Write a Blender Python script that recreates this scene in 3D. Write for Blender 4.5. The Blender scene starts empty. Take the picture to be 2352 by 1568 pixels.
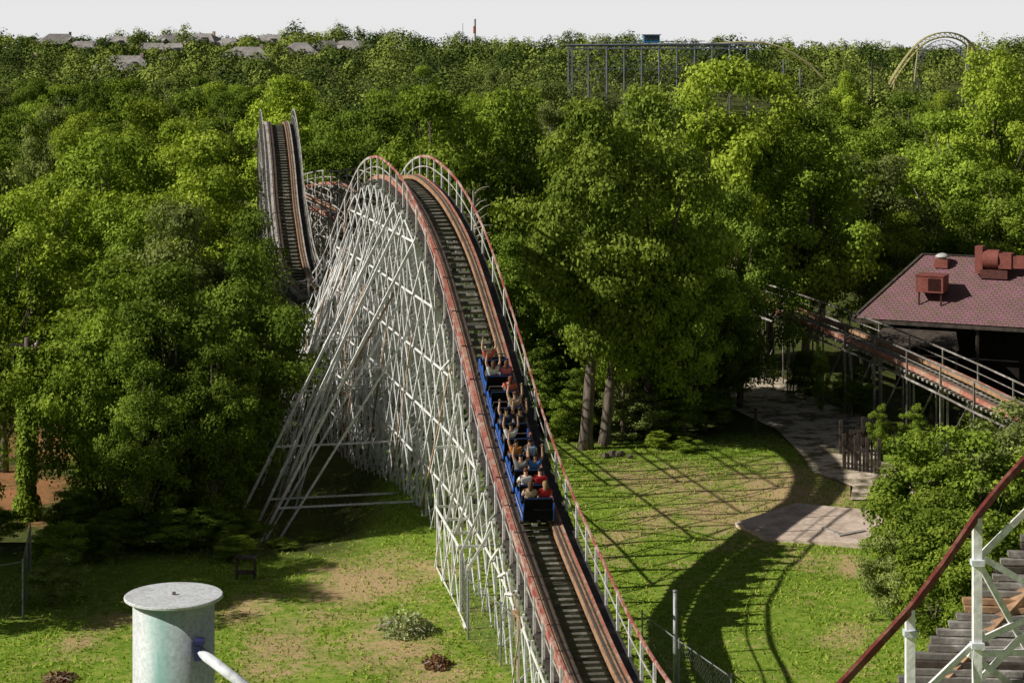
import bpy, math, random
import numpy as np
from mathutils import Vector, Matrix
random.seed(7); rng = np.random.default_rng(7)
S = bpy.context.scene; COL = S.collection
F = 4704.; CX = 1176.; HY = 110.; HC = 20.
PI = math.pi

def ss(a, b, x):
    t = np.clip((x-a)/(b-a), 0, 1); return t*t*(3-2*t)
def gz(x, y):
    dip = -1.9*ss(82, 91, y)*ss(-4.5, -9, x)*(1-ss(118, 150, y))
    r = x/np.maximum(y, 1)
    far = ss(220, 650, y)*(11+5*ss(0.0, -0.12, r))
    return dip+far
def P(px, py, D): return Vector(((px-CX)/F*D, D, HC-(py-HY)/F*D))
def G(px, py):
    D = F*HC/(py-HY)
    for _ in range(8):
        z = float(gz((px-CX)/F*D, D)); D = F*(HC-z)/(py-HY)
    x = (px-CX)/F*D
    return Vector((x, D, float(gz(x, D))))
def top_h(px, py, D):
    x = (px-CX)/F*D
    return HC-(py-HY)/F*D-float(gz(x, D))

# ---------------------------------------------------------------- materials
def newmat(name):
    m = bpy.data.materials.new(name); m.use_nodes = True
    nt = m.node_tree; b = nt.nodes['Principled BSDF']; return m, nt, b
def N(nt, t, **kw):
    n = nt.nodes.new(t)
    for k, v in kw.items(): setattr(n, k, v)
    return n
def L(nt, a, b): nt.links.new(a, b)
def noise(nt, vec, scale, detail=4, rough=.6):
    n = N(nt, 'ShaderNodeTexNoise'); n.inputs['Scale'].default_value = scale
    n.inputs['Detail'].default_value = detail; n.inputs['Roughness'].default_value = rough
    L(nt, vec, n.inputs['Vector']); return n.outputs['Fac']
def ramp(nt, fac, stops):
    r = N(nt, 'ShaderNodeValToRGB'); e = r.color_ramp.elements
    while len(e) > 1: e.remove(e[0])
    e[0].position = stops[0][0]; e[0].color = (*stops[0][1], 1)
    for p, c in stops[1:]:
        k = e.new(p); k.color = (*c, 1)
    L(nt, fac, r.inputs['Fac']); return r.outputs['Color']
def mix(nt, fac, a, b, mode='MIX'):
    m = N(nt, 'ShaderNodeMix', data_type='RGBA', blend_type=mode)
    for s, v in ((m.inputs[0], fac), (m.inputs[6], a), (m.inputs[7], b)):
        if hasattr(v, 'links'): L(nt, v, s)
        elif isinstance(v, (int, float)): s.default_value = v
        else: s.default_value = (*v, 1)
    return m.outputs[2]
def weathered(name, col, stain, lo=.52, hi=.68, scale=1.2, rough=.75, fine=9., metal=0, stretch=(1, 1, 1), spec=.35):
    m, nt, b = newmat(name)
    tc = N(nt, 'ShaderNodeTexCoord'); mp = N(nt, 'ShaderNodeMapping'); mp.inputs['Scale'].default_value = stretch
    L(nt, tc.outputs['Object'], mp.inputs['Vector']); v = mp.outputs['Vector']
    n1 = noise(nt, v, scale, 6, .7); n2 = noise(nt, v, fine, 3, .6)
    mr = N(nt, 'ShaderNodeMapRange'); mr.inputs[1].default_value = lo; mr.inputs[2].default_value = hi
    L(nt, n1, mr.inputs[0])
    c = mix(nt, mr.outputs[0], col, stain)
    g = ramp(nt, n2, [(.3, (.72, .72, .72)), (.65, (1.08, 1.08, 1.08))])
    c = mix(nt, 1.0, c, g, 'MULTIPLY')
    L(nt, c, b.inputs['Base Color']); b.inputs['Roughness'].default_value = rough; b.inputs['Metallic'].default_value = metal; b.inputs['Specular IOR Level'].default_value = spec
    bp = N(nt, 'ShaderNodeBump'); bp.inputs['Strength'].default_value = .25; bp.inputs['Distance'].default_value = .03
    L(nt, n2, bp.inputs['Height']); L(nt, bp.outputs[0], b.inputs['Normal'])
    return m
WHITE = weathered('white_painted_wood', (.86, .85, .83), (.46, .40, .32), .54, .72, .8)
GREYW = weathered('old_white_wood', (.50, .48, .45), (.22, .18, .14), .48, .64, 1.1)
TRESD = weathered('grey_trestle_wood', (.20, .18, .16), (.46, .43, .40), .50, .64, 1.1)
RUSTW = weathered('rust_stained_wood', (.36, .21, .10), (.58, .50, .42), .45, .62, 1.5)
REDR = weathered('red_painted_handrail', (.32, .08, .065), (.54, .39, .33), .45, .60, 1.3)
PINKR = weathered('peeling_red_board', (.42, .15, .105), (.50, .36, .26), .46, .62, 1.6)
DARKRED = weathered('dark_red_steel', (.16, .03, .025), (.24, .10, .07), .50, .66, 3.5, .6)
RAILW = weathered('bare_rail_wood', (.43, .255, .145), (.24, .14, .085), .45, .64, 2.2)
TIE = weathered('mossy_tie_wood', (.11, .108, .082), (.28, .27, .225), .52, .68, 1.4)
CATW = weathered('dark_walkway_boards', (.045, .042, .037), (.10, .09, .08), .45, .65, 2.5)
STEEL = weathered('worn_steel', (.20, .17, .15), (.12, .07, .045), .5, .65, 3, .4, metal=.5)
BLACK = weathered('black_vinyl', (.012, .012, .012), (.02, .02, .02), .5, .7, 3, .9, spec=.05)
NAVY = weathered('navy_trim', (.012, .05, .20), (.01, .03, .12), .5, .7, 3, .6)
BLUE = weathered('blue_car_paint', (.03, .15, .60), (.02, .10, .42), .55, .75, 2, .3)
WPAINT = weathered('white_car_paint', (.74, .76, .80), (.6, .6, .62), .6, .8, 3, .35)
CONC = weathered('concrete_slab', (.68, .54, .44), (.42, .32, .24), .46, .62, .6, .9, 5)
PATHM = weathered('broken_path_paving', (.68, .56, .43), (.16, .14, .07), .47, .57, .6, .9, 6)
GALV = weathered('galvanised_steel', (.30, .31, .31), (.18, .17, .155), .5, .7, 4, .5, metal=.4)
WIRE = weathered('dull_fence_wire', (.16, .16, .155), (.10, .095, .09), .5, .7, 4, .7, metal=.3)
BARK = weathered('bark', (.20, .16, .125), (.085, .068, .052), .42, .6, 2.5, .95, 14, stretch=(3, 3, .6))
DEADW = weathered('dead_wood', (.42, .38, .33), (.22, .19, .16), .5, .65, 3)
DARKW = weathered('dark_weathered_wood', (.075, .058, .045), (.035, .028, .022), .45, .6, 2.5)
WALLD = weathered('dark_wall', (.022, .018, .015), (.015, .012, .01), .45, .6, 1.5, spec=.1)
UNIT = weathered('red_roof_unit', (.25, .075, .058), (.17, .048, .038), .5, .66, 1.6, .75)
UNITD = weathered('unit_grille', (.11, .035, .028), (.065, .02, .017), .5, .6, 5)
VENTM = weathered('vent_metal', (.55, .55, .53), (.36, .34, .31), .55, .7, 3, .4)
HROOF = weathered('grey_house_shingle', (.32, .30, .285), (.22, .20, .19), .45, .6, .4, .9, 2)
HWALL = weathered('house_brick', (.42, .34, .27), (.32, .25, .2), .45, .6, .6, .9, 3)
HTRIM = weathered('house_glass', (.06, .07, .08), (.04, .05, .06), .5, .6, 2, .2)
SBLUE = weathered('steel_grey_paint', (.19, .205, .25), (.12, .13, .16), .5, .65, .6, .5)
SCAB = weathered('blue_cabin', (.03, .20, .40), (.025, .14, .3), .5, .65, .6, .5)
YELL = weathered('yellow_track_paint', (.54, .49, .22), (.42, .39, .19), .5, .65, .6, .5)
PURP = weathered('violet_track_spine', (.11, .10, .20), (.07, .06, .14), .5, .65, .6, .5)
TRED = weathered('mast_red', (.42, .10, .06), (.3, .08, .05), .5, .65, .6)

def leafmat(name, dark, light, trans=.24):
    m, nt, b = newmat(name); nt.nodes.remove(b)
    at = N(nt, 'ShaderNodeAttribute', attribute_name='tint'); oi = N(nt, 'ShaderNodeObjectInfo')
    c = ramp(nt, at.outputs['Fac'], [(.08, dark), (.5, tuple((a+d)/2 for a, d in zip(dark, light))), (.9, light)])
    mr = N(nt, 'ShaderNodeMapRange'); mr.inputs[3].default_value = .74; mr.inputs[4].default_value = 1.24
    L(nt, oi.outputs['Random'], mr.inputs[0])
    cc = N(nt, 'ShaderNodeCombineColor')
    for i in range(3): L(nt, mr.outputs[0], cc.inputs[i])
    c = mix(nt, 1., c, cc.outputs[0], 'MULTIPLY')
    df = N(nt, 'ShaderNodeBsdfDiffuse'); L(nt, c, df.inputs[0])
    out = df.outputs[0]
    if trans > 0:
        t = N(nt, 'ShaderNodeBsdfTranslucent'); tcol = mix(nt, 1., c, (1.25, 1.3, .5), 'MULTIPLY'); L(nt, tcol, t.inputs['Color'])
        ms = N(nt, 'ShaderNodeMixShader'); ms.inputs[0].default_value = trans
        L(nt, df.outputs[0], ms.inputs[1]); L(nt, t.outputs[0], ms.inputs[2]); out = ms.outputs[0]
    L(nt, out, nt.nodes['Material Output'].inputs['Surface']); return m
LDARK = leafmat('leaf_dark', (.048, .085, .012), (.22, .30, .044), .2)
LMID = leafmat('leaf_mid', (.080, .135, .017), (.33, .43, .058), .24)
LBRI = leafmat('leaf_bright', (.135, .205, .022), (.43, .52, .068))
LAIR = leafmat('leaf_cottonwood', (.105, .165, .024), (.39, .48, .078))
LOLI = leafmat('leaf_olive', (.10, .135, .04), (.32, .37, .11))
LPALE = leafmat('leaf_pale_dry', (.20, .23, .11), (.42, .45, .24))
LBROWN = leafmat('leaf_brown', (.14, .07, .035), (.32, .19, .11), .1)
GRASSM = leafmat('grass_blades', (.15, .245, .022), (.38, .46, .075), .2)

# ---------------------------------------------------------------- object helpers
ORG = {}
def setp(o, label=None, cat=None, group=None, kind=None):
    if label: o['label'] = label
    if cat: o['category'] = cat
    if group: o['group'] = group
    if kind: o['kind'] = kind
    return o
def thing(name, label, cat, loc=(0, 0, 0), group=None):
    o = bpy.data.objects.new(name, None); COL.objects.link(o); o.location = loc; o.empty_display_size = .3
    ORG[o.name] = Vector(loc); return setp(o, label, cat, group)
def place(me, name, mat, parent=None, loc=(0, 0, 0)):
    o = bpy.data.objects.new(name, me); COL.objects.link(o)
    if parent is not None: o.parent = parent
    o.location = loc
    if mat is not None:
        if len(me.materials) == 0: me.materials.append(mat)
        elif me.materials[0] is not mat:
            o.material_slots[0].link = 'OBJECT'; o.material_slots[0].material = mat
    return o
class MB:
    def __init__(s): s.v = []; s.f = []
    def add(s, vs, fs):
        k = len(s.v); s.v += [Vector(a) for a in vs]; s.f += [tuple(i+k for i in f) for f in fs]
    def beam(s, a, b, w, h, up=(0, 0, 1)):
        a = Vector(a); b = Vector(b); d = (b-a)
        if d.length < 1e-5: return
        d.normalize(); up = Vector(up)
        if abs(d.dot(up)) > .98: up = Vector((0, 1, 0)) if abs(d.y) < .9 else Vector((1, 0, 0))
        r = d.cross(up).normalized(); u = r.cross(d)
        q = [(-w/2, -h/2), (w/2, -h/2), (w/2, h/2), (-w/2, h/2)]
        s.add([p+r*x+u*z for p in (a, b) for x, z in q],
              [(3, 2, 1, 0), (4, 5, 6, 7), (0, 1, 5, 4), (1, 2, 6, 5), (2, 3, 7, 6), (3, 0, 4, 7)])
    def box(s, c, sx, sy, sz, rz=0):
        c = Vector(c); cs, sn = math.cos(rz), math.sin(rz); vs = []
        for z in (-.5, .5):
            for x, y in ((-.5, -.5), (.5, -.5), (.5, .5), (-.5, .5)):
                X, Y = x*sx, y*sy; vs.append(c+Vector((X*cs-Y*sn, X*sn+Y*cs, z*sz)))
        s.add(vs, [(3, 2, 1, 0), (4, 5, 6, 7), (0, 1, 5, 4), (1, 2, 6, 5), (2, 3, 7, 6), (3, 0, 4, 7)])
    def tube(s, pts, rad, n=6):
        pts = [Vector(p) for p in pts]; k = len(pts)
        if not hasattr(rad, '__len__'): rad = [rad]*k
        vs = []; fs = []
        for i, p in enumerate(pts):
            d = (pts[min(i+1, k-1)]-pts[max(i-1, 0)]).normalized()
            up = Vector((0, 0, 1)) if abs(d.z) < .9 else Vector((0, 1, 0))
            r = d.cross(up).normalized(); u = r.cross(d)
            for j in range(n):
                a = 2*PI*j/n; vs.append(p+(r*math.cos(a)+u*math.sin(a))*rad[i])
        for i in range(k-1):
            for j in range(n):
                a = i*n+j; b = i*n+(j+1) % n; fs.append((a, b, b+n, a+n))
        fs.append(tuple(range(n))[::-1]); fs.append(tuple(range((k-1)*n, k*n)))
        s.add(vs, fs)
    def sweep(s, cen, rr, nn, offr, offn, w, h):
        q = [(-w/2, -h/2), (w/2, -h/2), (w/2, h/2), (-w/2, h/2)]; vs = []; fs = []
        for c, r, n in zip(cen, rr, nn):
            for x, z in q: vs.append(c+r*(offr+x)+n*(offn+z))
        k = len(cen)
        for i in range(k-1):
            for j in range(4):
                a = i*4+j; b = i*4+(j+1) % 4; fs.append((a, b, b+4, a+4))
        fs += [(3, 2, 1, 0), tuple(range(4*k-4, 4*k))]; s.add(vs, fs)
    def lathe(s, c, prof, n=40):
        c = Vector(c); vs = []; fs = []
        for r, z in prof:
            for j in range(n):
                a = 2*PI*j/n; vs.append(c+Vector((r*math.cos(a), r*math.sin(a), z)))
        for i in range(len(prof)-1):
            for j in range(n):
                a = i*n+j; b = i*n+(j+1) % n; fs.append((a, b, b+n, a+n))
        fs.append(tuple(range(n))[::-1]); fs.append(tuple(range((len(prof)-1)*n, len(prof)*n))); s.add(vs, fs)
    def extrude(s, poly, x0, x1):
        n = len(poly); vs = [(x0, y, z) for y, z in poly]+[(x1, y, z) for y, z in poly]
        fs = [tuple(range(n))[::-1], tuple(range(n, 2*n))]+[(i, (i+1) % n, (i+1) % n+n, i+n) for i in range(n)]
        s.add(vs, fs)
    def mesh(s, name, org=(0, 0, 0), smooth=False):
        me = bpy.data.meshes.new(name); o = Vector(org)
        me.from_pydata([tuple(v-o) for v in s.v], [], s.f)
        if smooth:
            for p in me.polygons: p.use_smooth = len(p.vertices) == 4
        me.update(); return me
    def build(s, name, mat, parent=None, loc=None, smooth=False):
        org = ORG[parent.name] if parent is not None else Vector(loc if loc is not None else (0, 0, 0))
        o = place(s.mesh(name, org, smooth), name, mat, parent, (0, 0, 0) if parent is not None else org)
        ORG[o.name] = org; return o

def hermite(t, xs, ys):
    xs = np.array(xs, float); ys = np.array(ys, float); m = np.gradient(ys, xs)
    i = np.clip(np.searchsorted(xs, t)-1, 0, len(xs)-2); h = xs[i+1]-xs[i]; u = (t-xs[i])/h
    return ((2*u**3-3*u**2+1)*ys[i]+(u**3-2*u**2+u)*h*m[i]+(-2*u**3+3*u**2)*ys[i+1]+(u**3-u**2)*h*m[i+1])

# ---------------------------------------------------------------- ground
DIRT = [(860, 1330, 2.0, .9), (760, 1350, 1.2, .7), (960, 1318, 1.2, .7), (570, 1400, 1.0, .9), (640, 1500, 1.8, .6), (900, 1470, 1.8, .65), (1000, 1550, 1.5, .6), (250, 1430, .8, .8), (180, 1480, .8, .6),
        (1800, 1135, 3.2, .9), (1690, 1185, 2.6, .8), (1960, 1300, .9, .8), (1420, 1230, 1.2, .55), (1560, 1110, 2.4, .7), (1450, 1090, 1.8, .55), (1500, 1190, 1.4, .65), (1850, 1290, 1, .5), (1980, 1110, 2, .8), (700, 1440, 1.4, .5), (1950, 1460, 1, .45), (1400, 1280, .8, .5)]
CLAY = [(150, 1010, 5.5, 1.), (60, 1130, 3.5, 1.), (0, 1100, 3, 1.), (100, 1190, 2, .8)]
def blob(x, y, lst):
    d = np.zeros_like(x)
    for px, py, r, s in lst:
        g = G(px, py); d = np.maximum(d, s*np.exp(-(((x-g.x)/r)**2+((y-g.y)/(r*1.9))**2)))
    return d
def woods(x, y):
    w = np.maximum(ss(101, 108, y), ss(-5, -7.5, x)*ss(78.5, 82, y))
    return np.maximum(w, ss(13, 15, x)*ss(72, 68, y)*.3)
xs = np.concatenate([[-6000, -2500, -1000, -500], np.arange(-300, -34, 12), np.arange(-34, 38, .5), np.arange(40, 300, 12), [500, 1000, 2500, 6000]])
ys = np.concatenate([[-200, -50, 20, 40], np.arange(54, 125, .5), np.arange(125, 700, 8), [720, 800, 1000, 1500, 2500, 4000, 8000]])
XX, YY = np.meshgrid(xs, ys); ZZ = gz(XX, YY)
ZZ = ZZ+np.where((YY > 50) & (YY < 125), .05*np.sin(XX*1.1+YY*.4)*np.sin(YY*.7), 0)
me = bpy.data.meshes.new('ground'); nx = len(xs); ny = len(ys)
idx = np.arange(nx*ny).reshape(ny, nx)
fc = np.stack([idx[:-1, :-1], idx[:-1, 1:], idx[1:, 1:], idx[1:, :-1]], -1).reshape(-1, 4)
me.from_pydata(np.stack([XX, YY, ZZ], -1).reshape(-1, 3).tolist(), [], fc.tolist())
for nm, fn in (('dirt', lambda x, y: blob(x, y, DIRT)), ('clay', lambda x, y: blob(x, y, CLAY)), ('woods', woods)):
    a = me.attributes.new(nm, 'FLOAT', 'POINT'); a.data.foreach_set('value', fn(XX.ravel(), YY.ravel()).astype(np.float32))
for p in me.polygons: p.use_smooth = True
gm, nt, b = newmat('grass_and_soil')
geo = N(nt, 'ShaderNodeNewGeometry'); pos = geo.outputs['Position']
n1 = noise(nt, pos, .4, 6, .7); n2 = noise(nt, pos, 2.2, 7, .75); n3 = noise(nt, pos, 14, 3, .7)
grass = ramp(nt, n2, [(.3, (.10, .18, .017)), (.5, (.20, .30, .033)), (.7, (.35, .40, .07))])
dry = ramp(nt, n3, [(.3, (.34, .24, .105)), (.7, (.62, .45, .25))])
def attr(nm): return N(nt, 'ShaderNodeAttribute', attribute_name=nm).outputs['Fac']
def math_(op, a, c):
    m = N(nt, 'ShaderNodeMath', operation=op)
    for i, v in enumerate((a, c)):
        if hasattr(v, 'links'): L(nt, v, m.inputs[i])
        else: m.inputs[i].default_value = v
    return m.outputs[0]
def mrange(v, a, c):
    m = N(nt, 'ShaderNodeMapRange'); m.inputs[1].default_value = a; m.inputs[2].default_value = c; L(nt, v, m.inputs[0]); return m.outputs[0]
dm = math_('ADD', math_('MULTIPLY', attr('dirt'), .46), math_('ADD', math_('MULTIPLY', n1, .9), math_('MULTIPLY', n2, 1.0)))
c = mix(nt, mrange(dm, 1.0, 1.28), grass, dry)
cm = math_('ADD', math_('MULTIPLY', attr('clay'), .7), math_('ADD', math_('MULTIPLY', n2, .9), math_('MULTIPLY', n1, .5)))
clay = ramp(nt, n3, [(.3, (.26, .11, .045)), (.7, (.50, .25, .12))])
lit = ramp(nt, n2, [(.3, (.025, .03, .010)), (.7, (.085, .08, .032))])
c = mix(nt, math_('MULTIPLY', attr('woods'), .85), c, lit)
c = mix(nt, mrange(cm, 1.12, 1.36), c, clay)
L(nt, c, b.inputs['Base Color']); b.inputs['Roughness'].default_value = .95; b.inputs['Specular IOR Level'].default_value = .1
bp = N(nt, 'ShaderNodeBump'); bp.inputs['Strength'].default_value = .6; bp.inputs['Distance'].default_value = .08
L(nt, n3, bp.inputs['Height']); L(nt, bp.outputs[0], b.inputs['Normal'])
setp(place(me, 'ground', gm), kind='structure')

# path and slab
pl = [(1610, 872), (1660, 898), (1705, 940), (1770, 990), (1830, 1040), (1890, 1085), (1930, 1120), (1965, 1150)]
pr = [(1790, 868), (1815, 885), (1910, 925), (1990, 965), (2010, 1010), (2045, 1060), (2110, 1100), (2160, 1150)]
m = MB()
for i, (a, c2) in enumerate(zip(pl, pr)):
    A = G(*a); B = G(*c2)
    for k in range(9):
        q = A.lerp(B, k/8); m.v.append(Vector((q.x+(.6*math.sin(i*2.3) if k in (0, 8) else 0), q.y, .07)))
for i in range(len(pl)-1):
    for k in range(8): m.f.append((i*9+k, i*9+k+1, (i+1)*9+k+1, (i+1)*9+k))
setp(m.build('path', PATHM), kind='structure')
sl = [G(*p) for p in [(1688, 1208), (1760, 1245), (1980, 1258), (2085, 1196), (2060, 1185), (1830, 1163)]]
m = MB(); n = len(sl); m.add([(q.x, q.y, .16) for q in sl]+[(q.x, q.y, -.1) for q in sl], [tuple(range(n)), tuple(range(n, 2*n))[::-1]]+[(i, i+n, (i+1) % n+n, (i+1) % n) for i in range(n)])
setp(m.build('concrete_pad', CONC), kind='structure')

# grass blades
n = 110000
gx = rng.uniform(-19, 21, n); gy = rng.uniform(60, 106, n)
keep = (np.abs(gx/gy) < .27) & (rng.random(n) > .75*np.minimum(1, blob(gx, gy, DIRT)*1.1+blob(gx, gy, CLAY))) & (rng.random(n) > .85*woods(gx, gy))
sp = [(q.x, q.y) for q in sl]
def inpoly(x, y, poly):
    r = np.zeros(len(x), bool); j = len(poly)-1
    for i in range(len(poly)):
        xi, yi = poly[i]; xj, yj = poly[j]
        r ^= ((yi > y) != (yj > y)) & (x < (xj-xi)*(y-yi)/(yj-yi+1e-9)+xi); j = i
    return r
pp = [(G(*q).x, G(*q).y) for q in pl]+[(G(*q).x, G(*q).y) for q in pr[::-1]]
keep &= ~inpoly(gx, gy, sp) & ~(inpoly(gx, gy, pp) & (rng.random(n) > .18))
# sparser where a slow patch pattern says the turf is worn
wp = np.sin(gx*.9+1.3*np.sin(gy*.23))*np.sin(gy*.31+.8*np.sin(gx*.5))+.5*np.sin(gx*2.1+gy*.7)
keep &= rng.random(n) > .75*ss(.1, .9, wp)
gx = gx[keep]; gy = gy[keep]; n = len(gx); a = rng.uniform(0, 2*PI, n); h = rng.uniform(.05, .13, n)*(.7+.6*rng.random(n)); w = rng.uniform(.03, .06, n)
base = np.stack([gx, gy, gz(gx, gy)-.02+.05*np.sin(gx*1.1+gy*.4)*np.sin(gy*.7)], -1); d = np.stack([np.cos(a), np.sin(a), 0*a], -1)
tip = base+np.stack([rng.normal(0, .07, n), rng.normal(0, .07, n), h], -1)
V = np.stack([base-d*w[:, None], base+d*w[:, None], tip], 1).reshape(-1, 3)
def rawmesh(name, V, k, tint):
    me = bpy.data.meshes.new(name); nv = len(V); nf = nv//k
    me.vertices.add(nv); me.vertices.foreach_set('co', V.astype(np.float32).ravel())
    me.loops.add(nv); me.loops.foreach_set('vertex_index', np.arange(nv, dtype=np.int32))
    me.polygons.add(nf); me.polygons.foreach_set('loop_start', np.arange(0, nv, k, dtype=np.int32))
    me.update(calc_edges=True)
    at = me.attributes.new('tint', 'FLOAT', 'POINT'); at.data.foreach_set('value', np.repeat(tint, k).astype(np.float32))
    return me
setp(place(rawmesh('grass', V, 3, rng.random(n)), 'grass', GRASSM), 'short green grass tufts covering the clearing', 'grass', kind='stuff')

# ---------------------------------------------------------------- trees
def nrmz(a): return a/np.maximum(np.linalg.norm(a, axis=-1, keepdims=True), 1e-6)
def leafverts(pos, nr, size):
    t = nrmz(np.cross(nr, rng.normal(size=pos.shape))); bb = np.cross(nr, t); s = size[:, None]
    return np.stack([pos+t*s*.5, pos+bb*s*.33-nr*s*.1, pos-t*s*.5, pos-bb*s*.33-nr*s*.1], 1).reshape(-1, 3)
def crown(kind, nl, per, leaf):
    H0 = 12.; R0 = 4.
    z0 = {'oak': 1.8, 'tall': 2.0, 'bush': .1}[kind]
    Hc = H0-z0; d = nrmz(rng.normal(size=(nl, 3))); rad = .34+.66*np.sqrt(rng.random(nl))
    ph = rng.uniform(0, 6.28, (4, 3)); fr = rng.uniform(1.5, 4., (4, 3))
    un = sum(np.sin(d@fr[i]*1.5+ph[i, 0]) for i in range(4))*.15
    rad = rad*(1+un)
    c = d*rad[:, None]; c[:, 2] = np.clip(c[:, 2], -1.05, 1.0); u = (c[:, 2]+1)/2
    if kind == 'oak': wz = .74+.40*np.sin(np.clip(u, 0, 1)*PI)-.1*u
    elif kind == 'tall': wz = .64+.45*np.sin(np.clip(u*.95+.05, 0, 1)*PI)-.12*u
    else: wz = 1.1-.3*u
    c = np.stack([c[:, 0]*wz*R0*.95, c[:, 1]*wz*R0*.95, z0+Hc*.5+c[:, 2]*Hc*.45], -1)
    lr = rng.uniform(.5, 1.15, nl)
    if kind == 'tall': lr = rng.uniform(.42, 1.05, nl)
    lt = rng.random(nl)
    ps = []; ns = []; ts = []; sz = []
    ctr = np.array([0, 0, z0+Hc*.45])
    for i in range(nl):
        k = int(per*lr[i]**2); q = nrmz(rng.normal(size=(k, 3))+np.array([0, 0, .35])); out = nrmz(c[i]-ctr)
        rr_ = .4+.65*np.sqrt(rng.random(k)); wisp = rng.random(k) < .14; rr_[wisp] *= rng.uniform(1.1, 1.5, wisp.sum())
        p = c[i]+q*(lr[i]*rr_)[:, None]*np.array([1.15, 1.15, .64])
        p += rng.normal(size=p.shape)*.08
        nn = nrmz(q*.75+out*.3+np.array([0, 0, .3])+rng.normal(size=(k, 3))*.5)
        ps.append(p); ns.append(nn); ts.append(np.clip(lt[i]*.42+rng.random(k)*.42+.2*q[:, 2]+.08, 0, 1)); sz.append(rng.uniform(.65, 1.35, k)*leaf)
    ps = np.concatenate(ps); ns = np.concatenate(ns)
    me = rawmesh('crown', leafverts(ps, ns, np.concatenate(sz)), 4, np.concatenate(ts))
    tm = MB(); rr = .22 if kind != 'bush' else .07
    w = [(rng.normal(0, .12), rng.normal(0, .12)) for _ in range(6)]
    pts = [(w[i][0]*i*.5, w[i][1]*i*.5, -.4+i*1.9) for i in range(6)]
    tm.tube(pts, [rr*1.5, rr, rr*.85, rr*.66, rr*.45, rr*.2], 8)
    order = rng.permutation(nl)[:22]
    for i in order:
        e = Vector(c[i]); k = min(4, max(1, int((e.z-1)/3))); s0 = Vector(pts[k])
        mid = s0.lerp(e, .5)+Vector((0, 0, .3)); tm.tube([s0, mid, e], [rr*.45, rr*.28, rr*.08], 5)
    return me, tm.mesh('trunk', smooth=True)
PROTO = {'oak': [crown('oak', 108, 400, .21) for _ in range(3)], 'tall': [crown('tall', 112, 430, .205) for _ in range(3)], 'bush': [crown('bush', 80, 270, .28) for _ in range(2)]}
def tree(x, y, R, H, kind, lm, label, group=None, name='broadleaf_tree', cat='tree', bark=BARK):
    me, tr = random.choice(PROTO[kind]); z = float(gz(x, y))
    o = thing(name, label, cat, (x, y, z-.05), group); o.rotation_euler = (0, 0, random.uniform(0, 6.28)); o.scale = (R/4, R/4, H/12)
    place(tr, 'trunk' if kind != 'bush' else 'stem', bark, o); place(me, 'crown' if kind != 'bush' else 'foliage', lm, o); return o
ENV = np.full(2700, 1400.)   # nearest-first skyline of the woods, to leave out trees nothing is seen of
def seen(px, rpx, tp, frac=.14, gap=7):
    a = int(np.clip(px-rpx*.8+150, 0, 2699)); e = int(np.clip(px+rpx*.8+150, 0, 2699))
    if e <= a: return False
    u = np.linspace(-1, 1, e-a); y = tp+(1-np.sqrt(1-(u*.95)**2))*rpx*.9
    vis = (y < ENV[a:e]-gap).mean(); ok = vis > frac
    if ok: ENV[a:e] = np.minimum(ENV[a:e], y+5)
    return ok
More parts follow.
